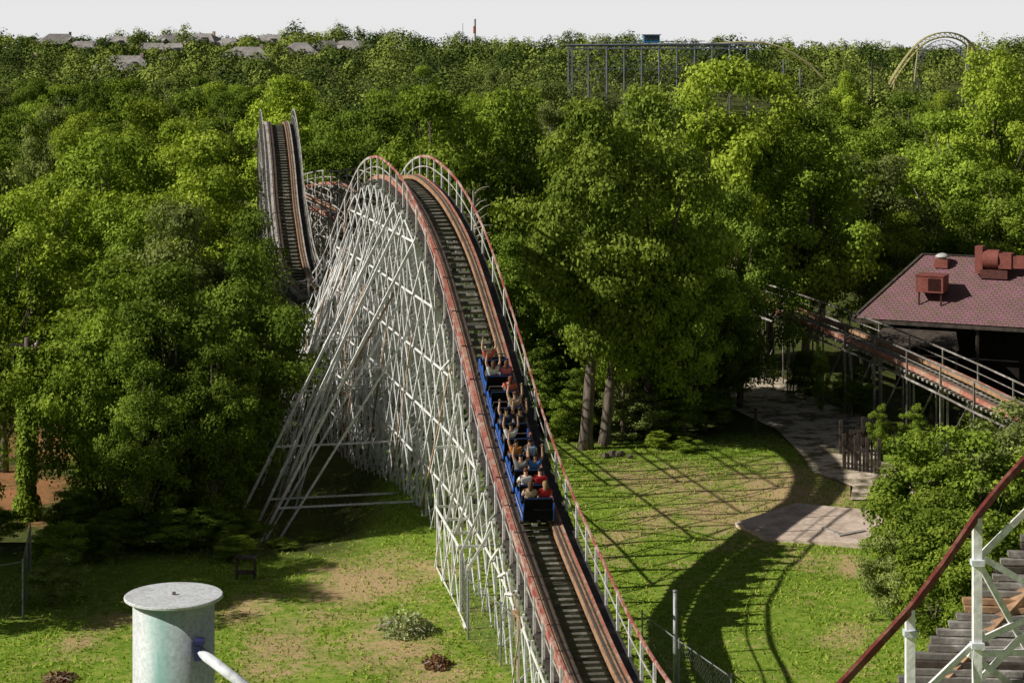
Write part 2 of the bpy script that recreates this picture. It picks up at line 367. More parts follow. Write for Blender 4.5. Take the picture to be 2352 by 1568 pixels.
BIG = [
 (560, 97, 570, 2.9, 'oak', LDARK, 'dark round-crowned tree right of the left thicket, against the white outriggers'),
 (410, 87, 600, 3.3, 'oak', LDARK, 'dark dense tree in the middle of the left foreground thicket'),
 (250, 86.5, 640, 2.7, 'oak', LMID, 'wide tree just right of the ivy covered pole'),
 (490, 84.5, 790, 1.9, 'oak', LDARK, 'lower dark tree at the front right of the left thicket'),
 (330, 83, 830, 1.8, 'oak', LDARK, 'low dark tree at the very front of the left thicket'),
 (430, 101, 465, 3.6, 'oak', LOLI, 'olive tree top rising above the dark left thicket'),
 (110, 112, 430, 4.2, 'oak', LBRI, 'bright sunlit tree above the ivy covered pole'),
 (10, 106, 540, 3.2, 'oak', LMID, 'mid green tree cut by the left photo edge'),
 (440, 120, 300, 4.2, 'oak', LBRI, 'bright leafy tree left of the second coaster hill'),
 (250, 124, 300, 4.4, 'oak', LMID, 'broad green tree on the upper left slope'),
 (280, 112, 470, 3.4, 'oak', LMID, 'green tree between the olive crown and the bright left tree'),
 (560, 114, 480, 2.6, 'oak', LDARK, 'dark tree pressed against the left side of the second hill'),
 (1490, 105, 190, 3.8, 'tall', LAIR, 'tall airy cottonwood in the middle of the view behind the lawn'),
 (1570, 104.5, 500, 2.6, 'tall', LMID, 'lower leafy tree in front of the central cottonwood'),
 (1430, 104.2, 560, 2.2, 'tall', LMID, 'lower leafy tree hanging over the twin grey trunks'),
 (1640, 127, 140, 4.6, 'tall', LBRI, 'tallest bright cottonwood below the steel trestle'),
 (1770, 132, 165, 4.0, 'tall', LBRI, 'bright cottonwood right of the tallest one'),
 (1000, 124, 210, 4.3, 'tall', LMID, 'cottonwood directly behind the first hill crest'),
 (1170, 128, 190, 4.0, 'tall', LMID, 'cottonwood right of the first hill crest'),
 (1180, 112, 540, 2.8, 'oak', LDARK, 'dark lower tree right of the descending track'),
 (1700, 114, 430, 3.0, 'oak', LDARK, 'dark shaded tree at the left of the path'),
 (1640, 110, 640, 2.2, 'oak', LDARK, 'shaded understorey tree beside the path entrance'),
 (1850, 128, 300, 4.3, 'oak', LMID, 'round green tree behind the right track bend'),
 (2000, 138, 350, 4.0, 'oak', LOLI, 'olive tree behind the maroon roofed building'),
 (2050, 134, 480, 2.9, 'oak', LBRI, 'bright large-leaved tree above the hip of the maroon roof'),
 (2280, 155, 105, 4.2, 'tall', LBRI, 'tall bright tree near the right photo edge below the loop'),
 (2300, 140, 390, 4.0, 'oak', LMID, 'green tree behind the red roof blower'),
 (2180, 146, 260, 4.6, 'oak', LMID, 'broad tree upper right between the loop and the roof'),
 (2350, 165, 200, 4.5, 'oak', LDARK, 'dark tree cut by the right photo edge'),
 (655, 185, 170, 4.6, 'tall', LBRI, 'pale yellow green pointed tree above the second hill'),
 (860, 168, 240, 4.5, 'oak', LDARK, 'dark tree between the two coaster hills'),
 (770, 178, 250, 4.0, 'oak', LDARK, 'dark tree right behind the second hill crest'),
]
for px, D, tp, R, k, lm, lab in sorted(BIG, key=lambda t: t[1]):
    x = (px-CX)/F*D; tree(x, D, R, top_h(px, tp, D), k, lm, lab); seen(px, R*F/D, tp)
# cottonwood with the twin trunks
g0 = G(1365, 1030); t = thing('cottonwood_tree', 'tall airy cottonwood on twin grey trunks at the back of the lawn', 'tree', g0)
for a, c2, r in (((1345, 1032), (1362, 640), .33), ((1388, 1022), (1420, 640), .28)):
    g = G(*a); m = MB(); e = P(c2[0], c2[1], g.y+.4); m.tube([g-Vector((0, 0, .3)), g.lerp(e, .1), g.lerp(e, .5)+Vector((.08, 0, 0)), e], [r*1.45, r*.95, r*.78, r*.5], 12)
    m.build('trunk', BARK, t, smooth=True)
cr = place(PROTO['tall'][1][0], 'crown', LAIR, t); H_ = top_h(1345, 225, g0.y); cr.scale = (.94, .94, (H_-.9)/12); cr.location = (-.3, .4, .9); seen(1345, 3.5*F/g0.y, 225)
SHR = [
 (2115, 73, 985, 2.2, LMID, 'tall bushy shrub at the right, nearest the slab'), (2255, 72, 955, 2.3, LMID, 'tall bushy shrub second from the right edge'),
 (2345, 75, 925, 2.3, LOLI, 'tall bushy shrub cut by the right photo edge'), (2150, 69.5, 1130, 1.9, LMID, 'lower front shrub of the right hand clump'),
 (2290, 67, 1180, 1.9, LMID, 'leafy shrub behind the near red handrail'), (2050, 71.5, 1180, 1.1, LOLI, 'small shrub on the left flank of the right clump'),
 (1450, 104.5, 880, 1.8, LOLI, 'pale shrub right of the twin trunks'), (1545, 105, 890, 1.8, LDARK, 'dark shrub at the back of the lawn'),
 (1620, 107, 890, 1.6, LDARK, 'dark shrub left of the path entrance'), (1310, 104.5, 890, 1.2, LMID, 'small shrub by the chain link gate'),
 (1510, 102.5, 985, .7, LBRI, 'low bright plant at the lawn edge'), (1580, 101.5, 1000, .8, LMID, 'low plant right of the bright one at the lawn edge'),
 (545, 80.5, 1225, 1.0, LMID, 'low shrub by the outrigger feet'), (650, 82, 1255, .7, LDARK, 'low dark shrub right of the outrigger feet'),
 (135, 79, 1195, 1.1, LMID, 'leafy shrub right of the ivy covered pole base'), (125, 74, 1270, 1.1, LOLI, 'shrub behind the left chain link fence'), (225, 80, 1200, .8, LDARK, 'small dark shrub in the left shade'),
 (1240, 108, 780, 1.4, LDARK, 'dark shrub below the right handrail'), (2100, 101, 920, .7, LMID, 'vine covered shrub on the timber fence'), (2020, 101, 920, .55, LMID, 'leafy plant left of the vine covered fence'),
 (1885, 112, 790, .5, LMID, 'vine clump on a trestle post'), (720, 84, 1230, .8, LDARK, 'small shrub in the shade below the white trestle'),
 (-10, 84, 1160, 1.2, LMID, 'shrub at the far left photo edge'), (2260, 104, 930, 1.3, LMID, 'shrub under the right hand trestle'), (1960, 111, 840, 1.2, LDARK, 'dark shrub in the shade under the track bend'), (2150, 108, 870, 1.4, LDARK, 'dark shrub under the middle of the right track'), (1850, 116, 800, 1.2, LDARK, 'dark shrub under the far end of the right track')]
for px, D, tp, R, lm, lab in SHR:
    x = (px-CX)/F*D; tree(x, D, R, max(.4, top_h(px, tp, D)), 'bush', lm, lab, name='shrub', cat='shrub')
for px, D in ((-240, 79), (-370, 82), (-190, 84.5), (-260, 72), (-320, 76), (-210, 75.5)):
    x = (px-CX)/F*D; tree(x, D, 3.0, 10.5, 'oak', LMID, 'tree beyond the left photo edge shading the lawn', 'trees outside the left edge')
for px, D, R, H in ((170, 83, 1.3, 2.2), (260, 82, 1.2, 1.6), (400, 82, 1.4, 1.8), (480, 82.5, 1.2, 1.6), (380, 86, 1.8, 3.2), (500, 90, 1.3, 2.6), (300, 87, 1.8, 3.0), (450, 88, 1.6, 3.2), (220, 88, 1.5, 2.6), (340, 93, 2, 3.4), (560, 84.5, 1.1, 1.5)):
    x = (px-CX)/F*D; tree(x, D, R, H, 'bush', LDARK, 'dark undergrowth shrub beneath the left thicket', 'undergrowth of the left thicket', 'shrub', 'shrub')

# ---- main coaster centre line
TD = [40, 48, 55.5, 63.8, 70, 76, 82.3, 87.4, 92.6, 97, 101, 105.5, 111, 116, 121, 126, 135, 143, 150, 156, 162, 170]
TX = [3.6, 3.05, 2.4, 1.52, .80, -.14, -1.25, -2.4, -3.6, -4.6, -5.5, -6.6, -8.1, -9.6, -11.3, -12.95, -14.8, -16.0, -17.05, -17.9, -18.7, -19.6]
TZ = [5.2, 3.4, 2.75, 3.18, 3.85, 5.62, 8.5, 11.2, 12.85, 13.5, 13.65, 12.95, 10.2, 7.0, 5.2, 5.6, 8.8, 11.8, 13.8, 14.3, 13.5, 9.]
def trackx(D): return float(hermite(np.array([D]), TD, TX)[0])

def lim(px):
    if 1285 < px < 1500: return 220
    if 1500 <= px < 1910: return 175
    if 2025 < px < 2250: return 210
    if px < 900: return 170
    return 140
zone = lambda px: ('in the left woods' if px < 585 else 'in the woods behind the coaster hills' if px < 1250 else 'in the central woods below the steel trestle' if px < 1850 else 'in the right woods behind the maroon roof')
band = lambda D: 'front rows' if D < 135 else 'middle rows' if D < 185 else 'back rows'
bigs = [((px-CX)/F*D, D) for px, D, *_ in BIG]; pts = []; cand = []
tries = 0
while tries < 9000:
    tries += 1
    D = math.sqrt(random.uniform(88**2, 300**2)); px = random.uniform(-90, 2440); x = (px-CX)/F*D
    if D < 108 and px > 520: continue
    if px < 240 and D < 116: continue
    if 500 < px < 800 and D < 128: continue
    if D < 168 and 575 < px < 880: continue
    if D < 172 and abs(x-trackx(min(D, 169))) < 4.5: continue
    if D < 127 and px > 1690: continue
    if D < 136 and px > 1870: continue
    if D < 118 and px < 1250 and x > trackx(D)-11 and x < trackx(D)+3: continue
    if D < 100 and px > 500: continue
    if any((x-a)**2+(D-c2)**2 < (24 if D < 160 else 50) for a, c2 in pts) or any((x-a)**2+(D-c2)**2 < 15 for a, c2 in bigs): continue
    pts.append((x, D))
    H = min(random.uniform(6.5, 17), top_h(px, lim(px)+random.uniform(0, 40), D))
    if D < 125: H = min(H, 12)
    if H < 5: continue
    cand.append((D, px, x, H, random.uniform(2.8, 5.0)))
nt_ = 0
for D, px, x, H, R in sorted(cand):
    tp = HY+(HC-float(gz(x, D))-H)/D*F
    if not seen(px, R*F/D, tp, .14 if D < 160 else .22, 7 if D < 160 else 12) and D > 118: continue
    lm = random.choices([LDARK, LMID, LBRI, LOLI], [.36, .29, .23, .12])[0]; nt_ += 1
    tree(x, D, R, H, random.choice(['oak', 'oak', 'tall']), lm, 'broadleaf tree %s, %s' % (zone(px), band(D)), 'trees %s, %s' % (zone(px), band(D)))
for i in range(40):
    D = random.uniform(105, 120); px = random.uniform(1060, 1660) if i % 3 else random.uniform(250, 560)
    x = (px-CX)/F*D
    if px < 600: D = random.uniform(94, 104); x = (px-CX)/F*D
    if abs(x-trackx(D)) < 3: continue
    tree(x, D, random.uniform(1.2, 2.2), random.uniform(2, 4.2), 'bush', random.choice([LDARK, LDARK, LMID]), 'dark undergrowth shrub at the foot of the woods', 'undergrowth shrubs', 'shrub', 'shrub')

# ---- distant houses
HOUSES = [(135, 78, 760, 'leftmost grey roof on the left ridge'), (195, 95, 690, 'low grey roof second from the left on the ridge'), (272, 84, 760, 'pointed roof third from the left on the ridge'), (288, 128, 520, 'lone nearer roof below the ridge houses at left'),
 (350, 99, 680, 'house left of the big central ridge roof'), (390, 80, 790, 'steep roofed house behind its neighbours left of the tall ridge tree'), (402, 100, 660, 'wide grey roof in the middle of the ridge houses'), (468, 77, 740, 'highest hipped roof of the ridge houses'),
 (527, 88, 730, 'hipped roof just right of the highest one'), (568, 108, 540, 'nearest grey roof below the ridge line'), (625, 80, 760, 'small peaked roof between ridge trees'), (690, 98, 640, 'wide grey roof left of the right hand pair'), (748, 94, 670, 'grey roof in the right hand row of houses'), (806, 94, 690, 'rightmost peaked house roof on the ridge')]
for px, ap, D, lab in HOUSES:
    x = (px-CX)/F*D; z0 = float(gz(x, D)); zt = HC-(ap-HY)/F*D; zt = max(zt, z0+5.5); ze = zt-3.8; w = random.uniform(13, 17); dp = random.uniform(9, 11); rz = random.uniform(-.5, .5)
    o = thing('house', 'distant brick house, '+lab, 'house', (x, D, z0), 'houses on the ridge'); M_ = Matrix.Rotation(rz, 3, 'Z'); c0 = Vector((x, D, 0))
    def W(a, b2, z): return c0+M_ @ Vector((a, b2, z))
    m = MB(); m.box((x, D, (z0-1+ze)/2), w, dp, ze-z0+1, rz); wl = m.build('wall', HWALL, o)
    m = MB(); ew, ed = w/2+.5, dp/2+.5; r = max(.6, w/2-dp/2+.4)
    m.add([W(-ew, -ed, ze), W(ew, -ed, ze), W(ew, ed, ze), W(-ew, ed, ze), W(-r, 0, zt), W(r, 0, zt)], [(0, 1, 5, 4), (1, 2, 5), (2, 3, 4, 5), (3, 0, 4), (3, 2, 1, 0)])
    rf = m.build('roof', HROOF, o)
    s_ = random.choice([-1, 1])*w*.22; m = MB()
    m.add([W(s_-2.6, -ed-1.6, ze+.02), W(s_+2.6, -ed-1.6, ze+.02), W(s_, -ed-1.6, ze+2.3), W(s_, 0, ze+2.3), W(s_-2.6, 0, ze+.02), W(s_+2.6, 0, ze+.02)], [(0, 1, 2), (0, 2, 3, 4), (1, 5, 3, 2)])
    m.build('gable', HROOF, rf)
    if random.random() < .6: m = MB(); m.box(W(w*.25, .8, zt-.3), .9, .7, 2, rz); m.build('chimney', HWALL, rf)
    for a in (-w*.3, 0, w*.3):
        m = MB(); m.box(W(a, -dp/2-.03, ze-1.3), 1.1, .08, 1.4, rz); m.build('window', HTRIM, o)

# ---- distant woods (stuff)
SKX = [0, 50, 100, 160, 200, 250, 300, 350, 420, 470, 540, 600, 640, 670, 720, 755, 780, 815, 860, 930, 960, 1000, 1040, 1120, 1250, 1320, 1400, 1450, 1520, 1600, 1690, 1740, 1800, 1900, 2000, 2100, 2180, 2250, 2300, 2352]
SKY_ = [72, 82, 92, 92, 88, 80, 66, 78, 56, 82, 80, 84, 78, 48, 72, 64, 32, 62, 76, 62, 80, 102, 74, 90, 86, 70, 86, 64, 94, 96, 74, 94, 92, 100, 94, 102, 106, 80, 70, 88]
VS = []; TS = []; fc_ = []
for i in range(6500):
    if i < 2600: D = math.sqrt(random.uniform(285**2, 460**2))
    else: D = math.sqrt(random.uniform(450**2, 900**2))
    fc_.append((D, random.uniform(-60, 2420)))
kept = 0; cells = set()
for D, px in sorted(fc_):
    x = (px-CX)/F*D; z0 = float(gz(x, D)); R = random.uniform(3.0, 6.6); h = R*random.uniform(1.5, 2.9)
    cell = (int(x//10), int(D//15))
    if cell in cells: continue
    tp = HY-(z0+h-HC)/D*F; sk = float(np.interp(px, SKX, SKY_)); l_ = sk+random.uniform(-12, 28)
    if D < 436:
        if 1285 < px < 1495: l_ = 205
        elif 1495 <= px < 1700: l_ = 140+random.uniform(0, 35)
        elif 1700 <= px < 2010: l_ = 168+random.uniform(0, 25)
        elif 2010 < px < 2260: l_ = 190
        elif px < 900: l_ = 136+random.uniform(0, 60)
        else: l_ = 108+random.uniform(0, 60)
    for hp, ap, hd, _ in HOUSES:
        if abs(px-hp) < 36 and D < hd+6: l_ = max(l_, ap+7+random.uniform(0, 18))
    if 2040 < px < 2230 and D > 436: l_ = max(l_, 104)
    if D > 560 and random.random() < .55: h = min(19, HC-(sk+random.uniform(-14, 16)-HY)/F*D-z0); tp = HY-(z0+h-HC)/D*F
    if tp < l_-8: h = HC-(l_-HY)/F*D-z0; tp = l_
    if h < 3.2: continue
    R = min(R, h*.62)
    if any(abs(x-(hp-CX)/F*hd) < 9 and abs(D-hd) < 7 for hp, ap, hd, _ in HOUSES): continue
    if not seen(px, R*F/D, tp, .12, 10 if D < 560 else 3): continue
    cells.add(cell)
    kk, cs = (1100, .46) if D < 360 else (620, .58) if D < 500 else (360, .76)
    nb = 11; bc = nrmz(rng.normal(size=(nb, 3))); bc[:, 2] = np.abs(bc[:, 2])*1.0-.2; bi = rng.integers(0, nb, kk); br_ = rng.uniform(.26, .48, nb); q = nrmz(rng.normal(size=(kk, 3))+np.array([0, 0, .3]))
    p = (bc[bi]*.68+q*br_[bi][:, None]*(.75+.35*rng.random(kk))[:, None])*np.array([R, R, h*.5])+np.array([x, D, z0+h*.5])
    VS.append(leafverts(p, nrmz(q+bc[bi]*.6+rng.normal(size=(kk, 3))*.25), rng.uniform(.6, 1.3, kk)*cs))
    TS.append(np.clip(random.random()**1.4*.9+rng.random(kk)*.14+.12*rng.random(nb)[bi]-.05, 0, 1)); kept += 1
print('near trees', nt_, 'distant trees', kept, 'leaf quads', sum(len(t) for t in TS))
fm = leafmat('leaf_distant', (.042, .074, .020), (.32, .39, .075), 0)
setp(place(rawmesh('distant_woods', np.concatenate(VS), 4, np.concatenate(TS)), 'distant_woods', fm), 'far off green woods reaching to the skyline', 'woods', kind='stuff')

# ---------------------------------------------------------------- coaster builder
def sample(fx, fz, d0, d1, step=.12):
    D = np.arange(d0, d1, step); return [Vector((float(a), float(d), float(z))) for a, d, z in zip(fx(D), D, fz(D))]
def resample(C, step):
    out = [C[0]]; acc = 0
    for a, c2 in zip(C[:-1], C[1:]):
        acc += (c2-a).length
        if acc >= step: out.append(c2); acc = 0
    return out
def frames(C):
    T = []; R = []; Nn = []
    for i in range(len(C)):
        t_ = (C[min(i+1, len(C)-1)]-C[max(i-1, 0)]).normalized(); r = Vector((t_.y, -t_.x, 0)).normalized(); T.append(t_); R.append(r); Nn.append(r.cross(t_).normalized())
    return T, R, Nn
PITCH = 2.3
def coaster(root, C, red_until, bent_pos, main, far_from, farm=GREYW, HWID=1.24, rh=1.0, PT=.085):
    Ck = resample(C, .5); T, R, Nn = frames(Ck); UP = [Vector((0, 0, 1))]*len(Ck); cut = lambda y: max([i for i, c2 in enumerate(Ck) if c2.y < y], default=0)
    for s in (-1, 1):
        m = MB(); m.sweep(Ck, R, Nn, s*.63, -.02, .30, .2); rl = m.build('rail', RAILW, root)
        m = MB(); m.sweep(Ck, R, Nn, s*.55, .09, .08, .016); m.build('running_strip', STEEL, rl)
        m = MB(); m.sweep(Ck, R, Nn, s*.70, .087, .05, .012); m.build('plank_seam', CATW, rl)
        k2 = cut(110) if main else len(Ck)-1
        for a, e, mt in ((0, k2+1, PINKR), (k2, len(Ck), GREYW)):
            if e-a > 2: m = MB(); m.sweep(Ck[a:e], R[a:e], Nn[a:e], s*(.87 if s < 0 else .82), .01, .15 if s < 0 else .06, .2); m.build('guard_board', mt, rl)
        if main:
            m = MB(); m.sweep(Ck, R, Nn, s*1.07, -.135, .38, .05); m.build('walkway', CATW, root)
            m = MB(); m.sweep(Ck, R, Nn, s*.68, -.40, .42, .2); m.build('stringer', CATW, root)  # beams added below the ties so the deck casts a darker shadow
        k = cut(red_until)
        for a, e, mt in ((0, k+1, REDR), (k, len(Ck), farm)):
            if e-a > 2:
                hs = 1 if main else .7
                m = MB(); m.sweep(Ck[a:e], R[a:e], UP[a:e], s*HWID, rh, .05*hs, .115*hs); m.build('handrail', mt, root)
                m = MB(); m.sweep(Ck[a:e], R[a:e], UP[a:e], s*(HWID-.03), rh*.5, .022, .05); m.build('mid_rail', GREYW if mt is REDR else farm, root)
    tc = resample(C, .46); tT, tR, tN = frames(tc); rest = MB(); k = 0
    for c2, t_, r, n_ in zip(tc, tT, tR, tN):
        q = c2-n_*.22; m = MB() if (c2.y > 54 and k < 100 and c2.y < far_from) else rest
        m.beam(q-r*(HWID+.06), q+r*(HWID+.06), .19, .12, n_)
        if m is not rest: m.build('crosstie', TIE, root); k += 1
    if rest.v: setp(rest.build('crosstie_run', TIE if main else farm, root), kind='stuff')
    prev = None; pbat = None
    for bi, D in enumerate(bent_pos):
        i = min(range(len(C)), key=lambda j: abs(C[j].y-D)); c2 = C[i]; t_ = (C[min(i+1, len(C)-1)]-C[max(i-1, 0)]); r = Vector((t_.y, -t_.x, 0)).normalized()
        far = D > far_from; wm = farm if far else WHITE; tt = Vector((t_.x, t_.y, 0)).normalized()
        full = main or far_from > 90
        def at(o, z): return Vector((c2.x+r.x*o, c2.y+r.y*o, z))
        def gr(o): q = at(o, 0); return float(gz(q.x, q.y))-.15
        outer = main and 69 < D < 79.5
        OL = -2.2 if outer else -HWID
        zt = c2.z-.42; gmin = min(gr(-HWID), gr(HWID)); lv = [gmin+.15]+[k_*PITCH for k_ in range(0, 9) if gmin+.9 < k_*PITCH < zt-.6]+[zt]
        m = MB(); m.beam(at(-HWID-.1, zt), at(HWID+.1, zt), .08, .2)
        for o in (-.62, .62): m.beam(at(o, gr(o)), at(o, zt-.1), PT, PT, r)
        if full:
            for z in lv[1:-1]: m.beam(at(OL-.1 if z < zt-1.6 else -HWID, z)+tt*.06, at(HWID+.1, z)+tt*.06, .04, .1)
        if far:
            for o in (-HWID, HWID): m.beam(at(o, gr(o)), at(o, c2.z+rh-.05), PT, PT, r)
        bent = m.build('bent', wm, root)
        if not far:
            for o in (-HWID, HWID): m = MB(); m.beam(at(o, gr(o)), at(o, c2.z+rh-.05), PT, PT, r); m.build('post', wm, bent)
            if outer:
                ztop = max(2.2, zt-random.choice([1.4, 2.4, 3.6])); m = MB(); m.beam(at(OL, gr(OL)), at(OL, ztop), PT, PT, r); m.build('outer_post', wm, bent)
                m = MB(); m.beam(at(OL, ztop-.1)-tt*.08, at(-HWID, zt)-tt*.08, .04, .09); m.build('strut', wm, bent)
        m = MB()
        if full:
            for a, e in zip(lv[:-1], lv[1:]):
                m.beam(at(-HWID, a)+tt*.1, at(HWID, e)+tt*.1, .03, .075)
                if main: m.beam(at(HWID, a)-tt*.1, at(-HWID, e)-tt*.1, .03, .075)
        else:
            m.beam(at(-HWID, lv[0])+tt*.1, at(HWID, lv[-1])+tt*.1, .04, .08)
        if m.v: m.build('cross_bracing', RUSTW if (main and random.random() < .06) else wm, bent)
        h = c2.z-gmin; bat = None
        def batter(frac, off, th, ties, mt=None):
            fo = -HWID-off; ft = at(fo, 0); ft.z = float(gz(ft.x, ft.y))-.15; tp_ = at(-HWID, gmin+h*frac)
            m = MB(); m.beam(ft, tp_, th, th, r); bo = m.build('batter_post', mt or wm, bent)
            for q in ties or ():
                m = MB(); e = ft.lerp(tp_, q); m.beam(e+tt*.08, at(-HWID, e.z)+tt*.08, .035, .085); m.build('batter_tie', wm, bent)
            return ft, tp_
        if main and not far:
            if bi in LONGB: batter(.97, 7.6 if bi % 2 else 7.0, .12, (.26,) if bi % 2 else (.13,)); batter(.68, 6.3, .09, None, RUSTW if bi % 2 else None)
            elif D > 96 and h > 5: bat = batter(random.uniform(.85, .97), random.uniform(.20, .40)*h, .08, (random.uniform(.25, .6),))
            if D > 88 and h > 8:
                m = MB(); m.beam(at(-HWID, gmin)-tt*.16, at(HWID, gmin+h*.62)-tt*.16, .03, .08); m.build('brace', wm, bent)
            if bat and pbat:   # web of thin members between neighbouring raking legs
                for qa, qb in ((.05, .3), (.3, .05), (.3, .55), (.55, .3), (.55, .8), (.8, .55), (.05, .55), (.4, .9)):
                    m = MB(); m.beam(pbat[0].lerp(pbat[1], qa)+r*(-.06 if qa < qb else -.1), bat[0].lerp(bat[1], qb)+r*(-.06 if qa < qb else -.1), .03, .07); m.build('raker_bracing', RUSTW if random.random() < .08 else wm, bent)
        if main: pbat = bat
        if prev:
            pc, pr_, plv, pgm, pout = prev
            for oo in (-HWID-.1, HWID+.1):
                m = MB(); s = 1 if oo > 0 else -1
                pa = lambda z: Vector((pc.x+pr_.x*oo, pc.y+pr_.y*oo, z)); pb = lambda z: at(oo, z)
                z = math.floor(min(pgm, gmin)/PITCH)*PITCH; hi = max(plv[-1], lv[-1]) if main else min(plv[-1], lv[-1]); kk = 0
                while z < hi and full:
                    z2 = z+PITCH; near = D < 93; up_ = (bi+kk) % 2 == 0
                    if max(pgm, gmin)+.5 < z < min(plv[-1], lv[-1]) and not (near and s > 0): m.beam(pa(z), pb(z), .04, .09)
                    lo_ = max(z, max(pgm, gmin)+.1); e1 = min(z2, plv[-1]); e2 = min(z2, lv[-1])
                    if e2 > lo_+.3 and lo_ < plv[-1] and (not near or up_ or s < 0): m.beam(pa(lo_)+r*s*.05, pb(e2)+r*s*.05, .03, .07)
                    if s < 0 and e1 > lo_+.3 and lo_ < lv[-1] and (not near or not up_ or bi % 2 == 0): m.beam(pb(lo_)+r*s*.1, pa(e1)+r*s*.1, .03, .07)
                    z = z2; kk += 1
                if not m.v: m.beam(pa(plv[-1]-.1), pb(lv[-1]-.1), .04, .1)
                m.build('trestle_bracing' if far else 'side_bracing', RUSTW if (not far and random.random() < .06) else wm, root)
            if main and not far and bi % 4 == 0 and plv[-1]-pgm > 7:
                m = MB(); m.beam(at(-HWID-.2, gmin+.5)+tt*2.1, Vector((pc.x-pr_.x*(HWID+.2), pc.y-pr_.y*(HWID+.2), pgm+7.5))-tt*2.1, .04, .11); m.build('long_brace', RUSTW, root)
            if outer and pout:
                m = MB(); z = math.floor(gmin/PITCH)*PITCH+PITCH; oo = -2.26
                pa = lambda z: Vector((pc.x+pr_.x*oo, pc.y+pr_.y*oo, z)); pb = lambda z: at(oo, z)
                while z < min(plv[-1], lv[-1])-1.6:
                    m.beam(pa(z), pb(z), .04, .1); z1 = z-PITCH
                    m.beam(pa(max(z1, gmin)), pb(z), .03, .07); m.beam(pb(max(z1, gmin))-r*.05, pa(z)-r*.05, .03, .07)
                    z += PITCH
                if m.v: m.build('outer_bracing', wm, root)
        prev = (c2, r, lv, gmin, outer)

C1 = sample(lambda d: hermite(d, TD, TX), lambda d: hermite(d, TD, TZ), 46, 169)
root = thing('wooden_coaster', 'white wooden roller coaster hills with red handrails crossing the lawn', 'roller coaster', (0, 90, 0))
bp_ = list(np.arange(52, 92, 2.1))+list(np.arange(93, 119.5, 1.85))+list(np.arange(121.5, 168, 2.8))
LONGB = {min(range(len(bp_)), key=lambda j: abs(bp_[j]-d)) for d in (90.8, 93, 94.9)}
coaster(root, C1, 103, bp_, True, 119.6)

# ---- right-hand low coaster track
RP = [(1700, 678, 127), (1760, 697, 122.5), (1900, 747, 115), (2050, 808, 107), (2200, 876, 100), (2360, 952, 93), (2500, 1006, 88)]
rp = [P(*q) for q in RP][::-1]; rd = [p.y for p in rp]
C2 = sample(lambda d: hermite(d, rd, [p.x for p in rp]), lambda d: hermite(d, rd, [p.z for p in rp]), 88.2, 126.8)
root2 = thing('low_coaster_track', 'weathered low wooden coaster track curving past the maroon roofed building', 'roller coaster', (21, 104, 0))
coaster(root2, C2, 60, list(np.arange(89, 126.5, 3.6)), False, 88, TRESD, 1.0, .85, .075)

# ---- far low tracks seen between the hills
def fartrack(fp, label, org, step):
    fp = [P(*q) for q in fp][::-1]; fd = [p.y for p in fp]
    Cc = sample(lambda d: hermite(d, fd, [p.x for p in fp]), lambda d: hermite(d, fd, [p.z for p in fp]), fd[0]+.1, fd[-1]-.1, .1)
    rt = thing('far_coaster_bend', label, 'roller coaster', org); coaster(rt, Cc, 60, list(np.arange(fd[0]+.6, fd[-1], step)), False, 100, GREYW, 1.1)
fartrack([(672, 446, 153), (735, 474, 147), (800, 503, 141), (850, 545, 135)], 'low rusty bend of coaster track seen between the two hills', (-13, 145, 0), 2.0)
fartrack([(690, 440, 165), (740, 424, 162.5), (790, 420, 160), (840, 436, 157.5), (880, 470, 155)], 'rearmost weathered hump of coaster track behind the rusty bend', (-13, 160, 0), .9)

